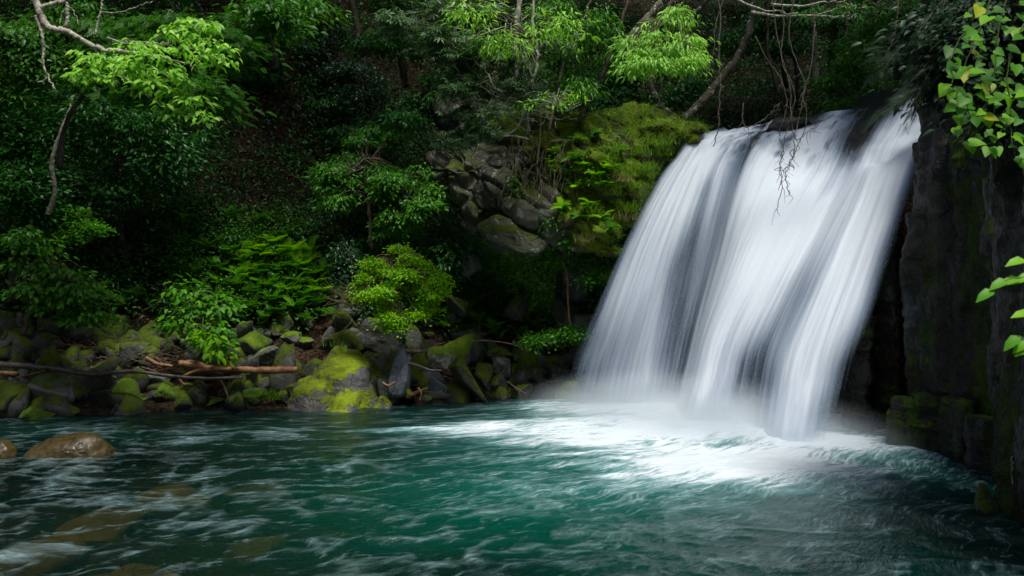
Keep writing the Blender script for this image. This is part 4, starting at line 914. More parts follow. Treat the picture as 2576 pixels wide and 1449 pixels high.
for k, (a, b) in enumerate(FR):
    fern(ground_hit(a, b + 12), .42, L_fern, 11, 'fern growing among the ivy between the lime bush and the waterfall', 'ferns under the overhang', seed=80 + k)
TONG = T_leaf(.16, .12, .5)
for k, (a, b) in enumerate([(1145,835),(1160,825),(1255,850),(1330,770),(1355,760),(1380,745),(1225,845),(1190,850)]):
    fern(ground_hit(a, b + 8), .36, L_fern, 9, 'strap leaved fern rooted in the wall of rubble left of the waterfall', 'strap leaved ferns', seed=120 + k, kind='strap_fern', T=TONG, lift=1.3)
# outcrop ferns and hanging plants, seated on the moss cap
capW = capV + np.array(outc.location)
def on_cap(px, py):
    pxs = 1288 + capW[:, 0] / capW[:, 1] * FP; pys = 724.5 - (capW[:, 2] - CAMZ) / capW[:, 1] * FP
    k = np.nonzero((abs(pxs - px) < 9) & (abs(pys - py) < 9))[0]
    if len(k) == 0: return PX(px, py, 18.5)
    return capW[k[capW[k, 1].argmin()]]
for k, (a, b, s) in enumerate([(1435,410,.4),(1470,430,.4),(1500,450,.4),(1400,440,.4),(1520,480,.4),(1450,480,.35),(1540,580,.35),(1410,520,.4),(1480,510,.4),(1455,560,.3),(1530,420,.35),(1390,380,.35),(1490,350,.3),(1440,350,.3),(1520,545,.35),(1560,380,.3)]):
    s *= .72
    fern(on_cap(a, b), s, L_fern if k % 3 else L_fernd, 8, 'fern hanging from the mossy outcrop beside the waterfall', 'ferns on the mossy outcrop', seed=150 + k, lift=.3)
cn = np.zeros(len(cap.data.vertices) * 3, np.float32); cap.data.vertices.foreach_get('normal', cn); cn = cn.reshape(-1, 3)
def fuzz(n, seed, mat, T, size, up_min, freq, parent, name, out=.6):
    r = np.random.default_rng(seed); k = r.integers(0, len(capW), n); w = fbm(capW[k] * freq, 3, seed) + .35 * cn[k, 2] - .1 + .3 * (capW[k, 0] > 1.8); k = k[(w > up_min) & (cn[k, 1] < .5)]; m = len(k)
    nn_ = cn[k].astype(float); f = nn_ * out + r.normal(size=(m, 3)) * .5; f[:, 2] -= .45
    V, F, r_ = inst(T, capW[k] + r.normal(0, .012, (m, 3)), f, nn_ + r.normal(size=(m, 3)) * .3, size * r.uniform(.6, 1.4, m), r.random(m))
    return mesh_np(name, rel(V, parent), F, mat, parent, False, dict(rnd=r_))
L_moss = leaf_mat('moss_tuft', (.025,.055,.001), (.075,.14,.001), (.15,.23,.002), trans=.2, rough=.8)
tag(fuzz(26000, 71, L_moss, SMALL, .036, .10, 2.0, outc, 'moss_tufts'), kind='stuff')
tag(fuzz(9000, 72, L_grass, T_blade(.05, .9), .16, .22, 1.5, outc, 'hanging_grass', .9), kind='stuff')
tag(fuzz(7000, 73, L_mid, LEAF, .06, .30, 1.1, outc, 'small_plants', .5), kind='stuff')
# grasses
def grass(base, size, n, label, seed, mat=None, spread=.12, group=None, T=BLADE):
    r = np.random.default_rng(seed); root = root_at('grass_tuft', base, label, 'grass', group); a = r.uniform(0, 2 * np.pi, n)
    f = np.stack([np.cos(a), np.sin(a) - .2, r.normal(0, .1, n)], 1); up = np.stack([f[:, 0] * .2, f[:, 1] * .2, np.ones(n)], 1)
    V, F, r_ = inst(T, r.normal(0, spread, (n, 3)) * [1, .6, .1], f, up, size * r.uniform(.6, 1.25, n), r.random(n))
    mesh_np('blades', V, F, mat or L_grass, root, False, dict(rnd=r_)); return root
grass(ground_hit(1260, 1000) + [0, 0, .02], .26, 170, 'bright grass tuft at the waterline right of the triangular boulder', 1)
grass(ground_hit(1300, 945) + [0, -.1, .1], .28, 150, 'loose grass clump above the waterline tuft', 2, spread=.2)
grass(PX(862, 882, 17.5), .18, 60, 'small grass tuft growing on top of the biggest boulder', 3, spread=.07)
grass(PX(683, 1005, 17.1), .30, 110, 'drooping grass beside the left foot of the biggest boulder', 4, spread=.1)
grass(PX(845, 872, 18.3), .2, 50, 'thin grass behind the top of the biggest boulder', 5, spread=.1)
DRY = leaf_mat('dry_grass', (.12,.09,.05), (.25,.19,.12), trans=.2)
for k, (a, b, dry) in enumerate([(1560,420,0),(1590,440,0),(1620,400,0),(1600,480,0),(1650,370,0),(1680,355,0),(1540,500,0),(1575,520,0),(1560,560,1),(1470,600,1),(1490,530,0),(1520,400,0),(1555,455,1),(1630,450,0),(1500,470,0),(1590,540,0),(1465,640,1),(1610,430,0),(1640,420,0),(1570,480,0),(1550,370,0),(1600,380,0),(1660,400,0)]):
    grass(on_cap(a, b), .30, 70, 'dry straw coloured grass tuft on the mossy outcrop' if dry else 'green grass tuft hanging on the mossy outcrop by the fall', 200 + k, DRY if dry else L_grass, .12, 'dry grass tufts on the outcrop' if dry else 'green grass tufts on the outcrop', T=T_blade(.035, .9))

# ------------------------------------------------------------------ shrubs and trees
def PP(pts, Y): return np.array([PX(a, b, Y if not hasattr(Y, '__len__') else Y[i]) for i, (a, b) in enumerate(pts)])
# lime bush in the middle of the far bank
plant('bush', 'domed lime green bush on the bank above the biggest boulder', 'bush', [(985,640,62,30,18.2,.5),(1040,665,52,34,18.0,.5),(940,700,50,48,18.0,.5),(1010,700,90,46,17.8,.55),(1085,690,34,26,17.9,.35),(1060,735,44,34,17.8,.4),(960,750,50,36,17.8,.4),(1010,775,56,36,17.7,.35),(985,806,26,18,17.6,.2),(1075,770,22,26,17.8,.2),(1100,715,18,18,17.8,.2),(905,745,18,30,18,.2)], L_bush, B_red,
      trunk=PP([(1010,830),(1005,760),(990,690),(1000,650)], 18.4), r0=.05, r1=.02, T=SMALL, clumps=520, per=26, size=.06, spread=.12, seed=5, nt=70, flat=.32, droop=.5, pads=5)
# twiggy dead stems at its left
mb = MB(); r = np.random.default_rng(3); rt = root_at('dead_twigs', PX(900, 770, 17.9), 'bare reddish twigs sticking out left of the lime bush', 'dead twigs')
for k in range(45):
    a = PX(r.uniform(870, 930), r.uniform(700, 790), 18.0); b = PX(r.uniform(800, 880), r.uniform(700, 800), 17.8); mb.tube([a, (a+b)/2 + r.normal(0, .06, 3), b], .008, .003, n=6, k=4)
mb.build('twigs', B_red, rt)
plant('shrub', 'dark glossy shrub with upright shoots left of the lime bush', 'shrub', [(865,640,34,40,18.6,.4),(880,680,34,34,18.5,.4)], L_gloss, B_brown, trunk=PP([(880,740),(875,680),(865,620)], 18.7), T=LEAF, clumps=70, per=24, size=.08, spread=.15, seed=6, nt=20, flat=.9)
# small tree with the dark crown in the middle distance
plant('small_tree', 'small dark leaved tree with thin trunks in the middle of the slope', 'tree', [(860,370,95,55,21.0,.9),(960,340,80,40,21.2,.9),(900,430,110,42,20.4,.8),(1000,420,95,50,20.4,.8),(1060,440,50,45,20.4,.6),(1010,500,80,42,20.2,.6),(1000,560,38,40,20.0,.4),(1075,500,34,50,20.2,.4),(830,480,50,28,20.2,.5)], L_mid, B_brown,
      trunk=PP([(935,625),(930,560),(925,480),(915,400)], 20.7), r0=.06, r1=.03, T=LEAF, clumps=640, per=19, size=.10, spread=.19, seed=8, nt=80, flat=.3, droop=.4, pads=5, tw=(.022, .005))
for k, (pts, lab) in enumerate([([(986,625),(985,560),(992,490),(990,420)], 'slim trunk standing under the small dark tree, right of its main stem'), ([(958,620),(962,560),(965,500),(950,440)], 'thinnest trunk between the two stems under the small dark tree')]):
    log('sapling', PP(pts, 20.6), .045, .02, B_brown, lab, cat='trunk')
# left mid shrub
plant('shrub', 'leafy mid green shrub spreading over the left bank', 'shrub', [(90,640,60,50,16.6,.5),(130,700,90,50,16.4,.6),(190,750,80,45,16.3,.5),(90,735,60,35,16.5,.5),(60,600,40,30,16.8,.4),(230,780,35,25,16.3,.4)], L_mid, B_brown,
      trunk=PP([(60,840),(80,760),(100,690),(90,630)], 17.2), T=BROAD, clumps=240, per=13, size=.12, spread=.2, seed=12, nt=60, flat=.3, droop=.35, pads=6)
plant('shrub', 'small sprig of green shrub alone against the dark left cliff', 'shrub', [(180,540,44,24,17.6,.4),(215,570,34,20,17.6,.3),(170,590,28,20,17.6,.3)], L_fernd, B_brown, trunk=PP([(120,620),(150,580),(180,545)], 17.9), r0=.02, r1=.01, T=SMALL, clumps=50, per=30, size=.075, spread=.18, seed=13, nt=16, flat=.3)
plant('shrub', 'broadleaf shrub with big soft green leaves above the dark mossy boulder', 'shrub', [(500,770,60,40,18.0,.4),(470,730,45,30,18.2,.4),(540,830,40,35,17.6,.3),(450,800,30,22,17.9,.3),(560,760,40,30,18,.3)], L_fernd, B_stem, trunk=PP([(510,860),(505,800),(490,740)], 18.2), r0=.02, r1=.01, T=BROAD, clumps=70, per=11, size=.14, spread=.17, seed=14, nt=25, flat=.5, droop=.3)
plant('shrub', 'drooping bright leafed sprig over the lichen spotted rock', 'shrub', [(540,850,32,20,17.3,.2),(545,875,26,16,17.2,.2),(520,835,25,14,17.4,.2)], L_fern, B_stem, trunk=PP([(500,820),(525,840),(545,860)], 17.5), r0=.01, r1=.005, T=BROAD, clumps=16, per=12, size=.16, spread=.14, seed=15, nt=8, flat=.5, droop=.3)
plant('shrub', 'low leafy shrub at the left edge of the falling water base', 'shrub', [(1400,845,50,18,19.0,.3),(1450,835,50,20,18.9,.3),(1340,858,36,14,19.0,.3)], L_mid, B_stem, T=SMALL, clumps=70, per=24, size=.07, spread=.15, seed=16, nt=0, flat=.4)
plant('shrub', 'wispy shrub hanging in the shade right under the outcrop', 'shrub', [(1440,640,55,28,18.9,.3),(1500,680,30,30,18.6,.2),(1390,650,35,18,19.0,.3),(1480,700,30,16,18.5,.2)], L_mid, B_brown, T=SMALL, clumps=60, per=22, size=.075, spread=.17, seed=17, nt=12, flat=.5)
log('sapling', PP([(1441,870),(1432,800),(1428,740),(1426,690),(1408,640),(1400,600)], 19.0), .028, .018, bark_mat('orange_bark', (.10,.05,.015), (.22,.12,.04)), 'thin orange sapling rising to the outcrop left of the fall', cat='sapling')

# near overhanging branch, top left, with bright leaves
ob = root_at('overhanging_branch', PX(95, -20, 10.5), 'pale crooked limb with bright sunlit leaves reaching in at the top left', 'tree branch')
Yb = 10.5; mb = MB()
for pts, a, b in [([(60,-60),(88,0),(104,40),(125,70),(165,78),(205,100),(250,122),(300,130),(350,136),(420,150)],.085,.022), ([(165,68),(170,45),(169,15),(160,-20)],.04,.02),([(100,20),(140,8),(165,0),(180,-20)],.05,.03),
     ([(240,88),(246,55),(255,20),(258,-15)],.022,.012),([(200,65+30),(225,110),(240,128),(275,160),(300,185)],.03,.01),([(255,30),(290,32),(330,22),(365,8),(380,5)],.012,.005),([(420,150),(470,160),(520,180)],.02,.006),
     ([(90,40),(105,85),(110,120),(108,150),(118,190),(140,232)],.038,.010),([(118,196),(104,206),(90,202)],.016,.006),([(270,95),(320,110),(400,110),(470,100)],.02,.006),([(300,185),(350,225),(400,262),(450,280),(500,290)],.014,.005),([(275,160),(290,200),(288,222)],.010,.004),
     ([(350,136),(400,140),(430,150)],.018,.006),([(150,60),(158,30),(180,22),(200,66)],.014,.006),([(300,130),(310,105),(380,108),(460,120),(540,125)],.016,.005)]:
    mb.tube(PP(pts, Yb), a * .62, b * .8, n=10 * len(pts), k=7, rough=.22, wob=.02, seed=len(pts))
mb.build('limbs', B_pale, ob)
pads = [(z[0] * .5208, z[1] * .5208) for z in [(880,105),(940,95),(990,110),(840,165),(900,170),(960,190),(1010,205),(1060,225),(1100,235),(930,230),(880,235),(1000,260),(1060,270),(1100,285),(940,270),(980,300),(1030,315),(610,225),(660,215),(700,225),(740,210),(760,240),
   (390,255),(430,265),(470,280),(520,285),(555,275),(345,360),(380,340),(430,350),(480,370),(520,380),(400,310),(460,310),(590,310),(640,320),(690,330),(740,345),(790,360),(830,350),(880,380),(910,395),(600,345),(660,350),(850,325),(820,300),(700,385),(760,395),
   (840,440),(880,450),(930,475),(960,480),(870,480),(830,560),(890,525),(950,535),(990,550),(1005,580),(795,510),(780,280),(720,270),(640,280),(720,410),(680,400),(905,500),(800,160),(860,120),(1020,120),(560,370)]]
r = np.random.default_rng(77); pos = []; f = []; up = []; sz = []; rn = []
for (a, b) in pads:
    c = PX(a + r.normal(0, 4), b + r.normal(0, 3), Yb + r.normal(0, .25)); tone = r.random()
    for j in range(15):
        th = r.uniform(0, 2 * np.pi); d = np.array([math.cos(th), math.sin(th) * .8 - .25, -.35 + r.normal(0, .18)]); pos.append(c + d * r.uniform(.0, .15) + [0, 0, r.uniform(-.02, .05)]); f.append(d); up.append(np.array([0, -.55, .9]) + r.normal(0, .25, 3)); sz.append(r.uniform(.065, .13)); rn.append(.65 * r.random() + .35 * tone)
V, F, r_ = inst(T_leaf(.50, .2, .3), np.array(pos), np.array(f), np.array(up), np.array(sz), np.array(rn)); mesh_np('leaves', rel(V, ob), F, L_bright, ob, False, dict(rnd=r_))
# maple layers behind it and the rest of the left forest
plant('maple_tree', 'layered mid green maple behind the bright overhanging limb', 'tree', [(330,90,180,55,13.5,.9),(450,70,140,50,13.7,.8),(500,200,80,75,13.3,.6),(400,180,140,50,13.6,.8),(540,250,35,40,13.3,.4),(560,110,55,50,13.6,.5),(250,170,110,60,13.8,.8),(600,60,50,50,14.2,.5)], L_maple, B_dark,
      trunk=PP([(150,420),(170,300),(250,200),(330,110)], 14.4), r0=.05, r1=.02, T=SPRAY, clumps=520, per=14, size=.17, spread=.28, seed=21, nt=60, flat=.18, droop=.35, pads=6)
plant('tree', 'leafy tree filling the top left corner', 'tree', [(40,60,90,60,14.0,.8),(120,150,110,70,14.2,.8),(30,190,90,60,14.4,.8),(170,40,120,40,14.6,.8),(60,110,80,60,14.0,.7)], L_maple, B_dark,
      trunk=PP([(-80,700),(-60,400),(0,200),(40,60)], 15.2), r0=.15, r1=.06, T=LEAF, clumps=330, per=16, size=.11, spread=.24, seed=22, nt=40, flat=.3, droop=.3, pads=6)
plant('tree', 'dim leafy tree in the deep shade left of the lichen stem', 'tree', [(60,400,90,80,17.6,.8),(120,330,90,60,17.8,.8),(50,500,80,60,17.2,.7),(20,290,70,70,17.6,.7),(70,450,50,50,17.0,.6)], L_dark, B_dark,
      trunk=PP([(30,760),(40,600),(60,450),(80,330)], 18.4), r0=.1, r1=.04, T=SMALL, clumps=260, per=30, size=.11, spread=.3, seed=23, nt=30, flat=.4)
plant('tree', 'dim leafy tree in the shade right of the lichen stem', 'tree', [(300,330,110,80,18.5,.9),(420,400,90,90,19.0,.9),(300,480,90,70,18.8,.8),(380,310,80,60,18.6,.8),(480,330,60,60,19.5,.6),(230,260,100,50,18,.7)], L_dark, B_dark,
      trunk=PP([(330,700),(300,560),(300,420),(320,300)], 19.6), r0=.1, r1=.04, T=LEAF, clumps=260, per=22, size=.12, spread=.32, seed=24, nt=30, flat=.4)
log('lichen_stem', PP([(120,540),(138,480),(130,410),(150,340),(172,285),(185,240)], 15.8), .045, .025, B_pale, 'crooked lichen covered stem rising in the shade at the left', cat='trunk', wob=.02)
# rhododendron-like shrub, top centre, with pale twisting branches
rh = plant('rhododendron', 'grey green whorled leaf shrub with pale branches at the top centre', 'shrub', [(1150,110,90,50,16.6,.8),(1220,60,100,50,16.8,.8),(1080,90,60,40,16.4,.6),(1210,170,80,60,16.4,.7),(1150,200,60,45,16.2,.5),(1260,240,80,50,16.3,.6),(1200,290,60,30,16.2,.5),(1180,340,60,22,16.2,.4),(1330,110,90,80,16.9,.8),(1120,50,70,45,16.6,.7),(1000,60,36,28,16.2,.4),(1340,200,60,50,16.6,.6)], L_rhodo, B_pale,
      trunk=PP([(1330,330),(1318,260),(1300,180),(1310,110),(1300,30)], 16.9), r0=.04, r1=.03, T=WHORL, clumps=520, per=7, size=.115, spread=.17, seed=31, nt=150, flat=.6, pads=5, tw=(.018, .005))
mb = MB()
for pts, a, b in [([(1310,-20),(1300,60),(1296,130),(1298,180),(1310,235)],.055,.035),([(1345,-20),(1340,60),(1352,140),(1340,200),(1318,250)],.03,.02),([(1310,235),(1360,250),(1410,255),(1455,262)],.02,.004),([(1310,235),(1250,225),(1210,165),(1140,130),(1060,120),(1000,132)],.028,.005),
     ([(1250,225),(1200,190),(1130,105),(1050,100),(1010,60)],.016,.004),([(1330,250),(1290,330),(1200,345),(1110,360)],.022,.004),([(1290,340),(1220,350),(1150,390)],.014,.004),([(1330,350),(1240,330),(1190,322)],.016,.005),([(1310,235),(1260,270),(1180,258),(1115,230)],.014,.004),
     ([(1310,260),(1370,240),(1440,275)],.012,.003),([(1280,250),(1380,290),(1450,300)],.010,.003)]:
    mb.tube(PP(pts, 16.2), a, b, n=9 * len(pts), k=6, rough=.25, wob=.06, seed=len(pts) + 3)
r = np.random.default_rng(41)
for k in range(90):
    c = PX(r.uniform(1130, 1430), 250 + r.normal(0, 26), 16.1); d = np.array([r.normal(0, .3), r.normal(0, .15), r.normal(0, .14)]); mb.tube([c, c + d * .5 + r.normal(0, .04, 3), c + d], .010, .003, n=6, k=4)
mb.build('bare_branches', B_pale, rh)
plant('shrub', 'dense dark leaved shrub hanging over the outcrop at the top', 'shrub', [(1380,90,120,80,18.3,.9),(1460,160,90,70,18.4,.8),(1330,200,90,60,18.6,.7),(1420,40,120,50,18.0,.8),(1500,60,60,50,18.2,.6)], L_mid, B_dark, trunk=PP([(1420,330),(1410,200),(1400,100)], 19), T=NARROW, clumps=330, per=18, size=.11, spread=.22, seed=33, nt=60, flat=.4, droop=.4, pads=5)
plant('shrub', 'light green sprigs between the pale branches and the bright crown', 'shrub', [(1345,60,60,40,15.8,.4),(1430,50,50,30,15.6,.4),(1180,25,90,28,15.4,.5),(1300,110,50,30,15.7,.4),(1460,80,24,20,15.6,.3),(1240,95,60,26,15.6,.4)], L_bright, B_brown, T=NARROW, clumps=70, per=16, size=.11, spread=.2, seed=34, nt=16, flat=.5, droop=.3)
plant('shrub', 'small red tinged leafy twigs at the tip of the bare pale branches', 'shrub', [(1400,250,50,14,16.0,.2),(1330,262,50,12,16.0,.2),(1450,235,26,8,16,.2)], L_bright, B_pale, T=NARROW, clumps=22, per=12, size=.10, spread=.14, seed=35, nt=10, flat=.4)
# bright crown hanging at top right of centre
plant('maple_branch', 'brilliant pale green leafy crown hanging in front of the dark forest', 'tree', [(1690,45,70,16,15.0,.5),(1640,82,72,14,14.9,.5),(1735,88,48,12,14.9,.4),(1690,112,100,13,14.8,.5),(1600,128,44,14,14.8,.4),(1740,138,62,13,14.7,.4),(1640,150,64,13,14.7,.4),(1590,160,30,12,14.7,.3),(1700,155,60,9,14.7,.3),(1575,100,24,10,15,.3),(1700,15,30,10,15,.3)], L_pale, B_brown,
      trunk=PP([(1700,-60),(1690,0),(1675,50),(1680,90)], 15.3), r0=.05, r1=.02, T=NARROW, clumps=250, per=15, size=.105, spread=.12, seed=41, nt=90, flat=.3, droop=.5, shell=.1, tw=(.014,.003))
# leaning and hanging stems of the forest at top
ST = [([(1720,300),(1760,262),(1800,215),(1850,150),(1880,90),(1895,0),(1900,-60)],19.5,.10,.07,B_mossy,'mossy tree trunk curving up to the right behind the bright crown'),
 ([(1715,330),(1690,290),(1650,250),(1640,180),(1690,100),(1760,20),(1800,-40)],20.0,.08,.05,B_mossy,'mossy trunk rising from the outcrop behind the bright crown'),
 ([(1560,130),(1590,90),(1650,20),(1700,-30)],17.8,.09,.07,B_mossy,'thick mossy limb slanting across the top left of the bright crown'),
 ([(1450,310),(1500,220),(1530,150),(1560,60),(1590,-20)],18.6,.04,.03,B_brown,'thin grey trunk left of the bright crown'),
 ([(2050,220),(2048,120),(2040,0),(2038,-40)],24,.10,.09,B_pale,'straight pale trunk in the dim forest above the fall'),
 ([(2090,230),(2095,110),(2120,-40)],24.5,.12,.10,B_dark,'broad dark trunk right of the straight pale one'),
 ([(2135,240),(2125,120),(2140,-30)],23,.04,.035,B_brown,'slender trunk among the dim trees above the fall'),
 ([(2170,200),(2190,90),(2200,-30)],25,.09,.08,B_dark,'dark trunk near the conifer boughs'),
 ([(2010,250),(2000,130),(1985,-30)],26,.08,.07,B_dark,'faint trunk left of the straight pale one'),
 ([(1960,240),(1930,120),(1935,-30)],23,.05,.04,B_dark,'faint thin trunk behind the hanging vines'),
 ([(1350,420),(1360,300),(1350,200),(1365,60),(1390,-30)],18.0,.022,.015,B_brown,'thin upright stem through the dark shrub over the outcrop'),
 ([(1380,330),(1400,240),(1420,150),(1470,40),(1500,-30)],17.9,.03,.02,B_brown,'grey stem leaning right over the outcrop'),
 ([(700,60),(740,180),(760,300)],26,.08,.06,B_dark,'faint dark trunk high on the shaded slope'),
 ([(880,-20),(905,110),(930,260)],25,.09,.07,B_dark,'faint dark trunk left of the rhododendron')]
for pts, Y, a, b, mt, lab in ST: log('forest_tree', PP(pts, Y), a, b, mt, lab, cat='tree', wob=.05)
# background crowns above the fall and on the slope
BGT = [('leafy tree in the dim forest above the left of the crest', [(1600,200,110,90,21,1),(1700,230,70,50,21,1),(1530,230,80,60,20.5,.8)], L_dark, 260),
 ('green understory tree behind the crest, left of the conifer', [(2110,180,70,50,20.5,.9),(2170,120,60,50,20.5,.8),(2190,230,50,30,20,.6),(2130,250,40,20,19.6,.5)], L_mid, 150),
 ('dark leafy tree high above the crest', [(1960,60,110,70,24,1.2),(2080,70,100,60,24.5,1.2),(1860,60,70,60,24,1)], L_dark, 260),
 ('dark leafy tree above the conifer boughs', [(2240,40,100,50,18,1),(2320,60,90,60,17.5,1),(2200,90,60,50,18.5,.8)], L_maple, 240),
 ('dark glossy tree on the upper slope left of the rhododendron', [(860,150,120,100,25,1.4),(960,220,90,80,24,1.2),(800,60,100,60,26,1.2)], L_gloss, 260),
 ('dark broad crown behind the rhododendron at the top', [(1000,60,130,90,22,1.2),(1120,160,100,80,21.5,1),(1050,270,80,50,21,.8)], L_dark, 300),
 ('dim tangled tree filling the upper slope beside the faint trunks', [(760,250,90,70,25,1.2),(900,330,70,50,24,1),(980,320,70,40,23,.8)], L_dark, 220),
 ('dim crown high in the top middle of the slope', [(700,60,70,80,23,1.2),(640,150,40,50,22,.8)], L_dark, 110),
 ('hanging green foliage at the top edge right of the maple', [(670,10,50,26,14,.5),(700,40,20,24,14,.3),(770,10,50,30,15,.5)], L_maple, 70),
 ('dark shrub in the hollow under the overhanging outcrop', [(1120,640,60,50,20.6,.6),(1080,600,40,40,21,.5)], L_dark, 90)]
for k, (lab, bl_, mt, nc) in enumerate(BGT):
    b = bl_[0]; plant('forest_tree', lab, 'tree', bl_, mt, B_dark, trunk=PP([(b[0]+20, b[1]+160), (b[0], b[1]+40), (b[0]-5, b[1]-20)], b[4] + .6), r0=.08, r1=.04, T=LEAF, clumps=int(nc*1.4), per=16, size=.12, spread=.28, seed=300 + k, nt=16, flat=.3, droop=.3, pads=6)
# hanging vines over the crest
def vine(pts, Y, r0, label, side=0, seed=0, kind='hanging_vine', mat=None):
    root = root_at(kind, PX(*pts[0], Y), label, 'vine'); mb = MB(); P = PP(pts, Y); mb.tube(P, r0, r0 * .55, n=8 * len(pts), k=5, wob=.03, seed=seed)
    r = np.random.default_rng(seed)
    C = catmull(P, 30)
    for k in range(side):
        c = C[r.integers(8, 30)]; mb.tube([c, c + [r.normal(0, .04), 0, -.05], c + [r.normal(0, .07), r.normal(0, .05), r.normal(-.14, .06)]], .006, .002, n=5, k=4)
    mb.build('stem', mat or B_vine, root); return root
vine([(1800,-30),(1812,40),(1808,120),(1812,200),(1808,290),(1806,330),(1792,370)], 15.5, .016, 'single dark vine hanging straight down past the mossy corner of the fall', 3, 1)
vine([(1830,-30),(1800,60),(1795,130),(1780,180)], 15.7, .012, 'short brown vine hanging right of the bright crown', 2, 2)
tw = [([(1960,-30),(1972,60),(1965,140),(1985,210),(1990,280),(1975,340),(1965,400),(1968,460),(1955,525)], 'longest tangled vine dangling in front of the white water'),
      ([(1940,-20),(1955,90),(1975,170),(2000,240),(1990,300),(1998,370),(1980,440),(1985,490)], 'dark vine looping beside the longest vine over the crest'),
      ([(2000,-20),(1985,90),(2010,170),(2025,220),(2010,290),(2000,350),(2040,330),(2075,290)], 'vine with a side twig reaching right across the white water'),
      ([(1900,90),(1930,150),(1965,200),(1980,270),(1960,330),(1970,390),(1962,440)], 'thin vine crossing from the upper left into the vine tangle'),
      ([(2050,60),(2040,170),(2020,240),(2030,300),(1990,400),(1970,430)], 'thin vine curving down from the upper right into the vine tangle'),
      ([(1870,260),(1868,300),(1880,320),(1920,300),(1960,260)], 'slack loop of vine above the dark crest stone')]
for k, (p_, l) in enumerate(tw): vine(p_, 13.6 + .1 * k, .010, l, 12, 10 + k)
vine([(2260,-20),(2255,60),(2240,120),(2215,180)], 13, .008, 'reddish vine in front of the dark conifer boughs', 0, 30, mat=B_red)
# pale twiggy boughs at the top right
pb = root_at('bare_branch', PX(2000, 20, 15), 'pale bare twigs arching along the top edge above the vines', 'tree branch'); mb = MB()
for pts in [[(1890,30),(1960,40),(2040,38),(2120,20),(2180,10)],[(1840,-10),(1900,20),(1960,30),(2060,40)],[(1940,10),(2000,15),(2080,5),(2150,-10)],[(2050,40),(2110,42),(2160,38)]]: mb.tube(PP(pts, 14.8), .022, .006, n=30, k=5, wob=.06, seed=len(mb.V))
mb.build('twigs', B_pale, pb); crown('leaves', pb, [(2140,20,60,16,14.7,.3),(2040,30,40,10,14.7,.3)], L_maple, T=NARROW, clumps=26, per=12, size=.09, spread=.14, seed=51)
# conifer boughs hanging over the upper right of the fall
cf = root_at('conifer_tree', PX(2450, 60, 9.5), 'dark feathery conifer boughs hanging over the upper right of the fall', 'tree'); mb = MB(); r = np.random.default_rng(8); pos = []; f = []; up = []; sz = []
for k in range(34):
    y0 = r.uniform(-60, 250); s_ = PX(2440 + r.uniform(-30, 80), y0, 9.6 + r.uniform(-.4, .8)); tipx = r.uniform(2180, 2360); tipy = 60 + (2440 - tipx) * .35 + r.uniform(-60, 200); tipy = min(tipy, 335)
    e_ = PX(tipx, tipy, 9.3 + r.uniform(-.5, .5)); m_ = (s_ + e_) / 2 + [0, 0, .12]; mb.tube([s_, m_, e_], .014, .004, n=10, k=5)
    C = catmull([s_, m_, e_], 16)
    for j in range(3, 16):
        for sg in (-1, 1):
            for rep in range(2):
                d = (e_ - s_) / np.linalg.norm(e_ - s_) + np.array([r.normal(0, .3), sg * .7, -.45 + r.normal(0, .35)]); pos.append(C[j] + r.normal(0, .02, 3)); f.append(d); up.append(np.array([.1, -.6, .8]) + r.normal(0, .3, 3)); sz.append(r.uniform(.12, .24))
mb.build('branches', B_dark, cf); n = len(pos); V, F, r_ = inst(CONI, np.array(pos), np.array(f), np.array(up), np.array(sz), r.random(n)); mesh_np('foliage', rel(V, cf), F, L_coni, cf, False, dict(rnd=r_))
plant('shrub', 'dark leafy shrub on top of the basalt columns behind the heart leaved vine', 'shrub', [(2460,100,90,110,9.0,.7),(2400,30,80,60,9.4,.6),(2540,230,60,90,8.6,.5),(2380,180,60,60,9.4,.5),(2330,60,60,60,9.8,.5)], L_coni, B_dark, T=LEAF, clumps=190, per=22, size=.10, spread=.22, seed=52, nt=20, flat=.6, droop=.3)
# heart leaved vine, near right
hv = root_at('heart_leaf_vine', PX(2470, -20, 5.6), 'vine of bright heart shaped leaves hanging at the upper right', 'vine'); mb = MB(); Yv = 5.6
S_ = [[(2500,-30),(2470,60),(2440,120),(2420,190),(2430,260),(2440,330)],[(2540,-30),(2510,80),(2500,160),(2490,240),(2510,300)],[(2576,60),(2540,140),(2530,210),(2545,280),(2540,340),(2576,400)],[(2470,60),(2420,90),(2390,150),(2395,200),(2420,250)],[(2600,180),(2550,250),(2510,300)],[(2540,300),(2500,350),(2470,370),(2440,340)]]
for p_ in S_: mb.tube(PP(p_, Yv), .006, .003, n=24, k=5, wob=.03, seed=len(mb.V))
HL = [(4.*0+2478,40),(2455,70),(2440,50),(2440,110),(2400,115),(2468,120),(2415,150),(2390,150),(2500,115),(2495,150),(2540,115),(2530,165),(2555,180),(2570,200),(2400,180),(2425,185),(2450,190),(2410,215),(2385,215),(2430,225),(2480,180),(2500,205),(2520,215),(2465,230),(2440,260),(2410,255),(2480,260),(2500,250),(2550,250),(2520,285),(2540,300),(2440,295),(2420,290),(2460,290),(2480,305),(2430,320),(2440,350),(2455,345),(2500,300),(2560,330),(2550,350),(2500,340),(2570,370),(2520,370),(2470,375),(2590,140),(2590,260),(2510,70),(2530,40),(2490,20),(2555,70),(2570,20),(2395,240),(2550,395),(2575,400)]
r = np.random.default_rng(14); pos = []; f = []; up = []; sz = []
for (a, b) in HL:
    for j in range(2 + (r.random() < .5)):
        c = PX(a + r.normal(0, 14), b + r.normal(0, 14), Yv + r.normal(0, .18)); th = r.normal(0, .9); pos.append(c); f.append(np.array([math.sin(th), -.35, -math.cos(th) * .6])); up.append(np.array([r.normal(0, .3), -.75, .75 + r.normal(0, .2)])); sz.append(r.uniform(.045, .105))
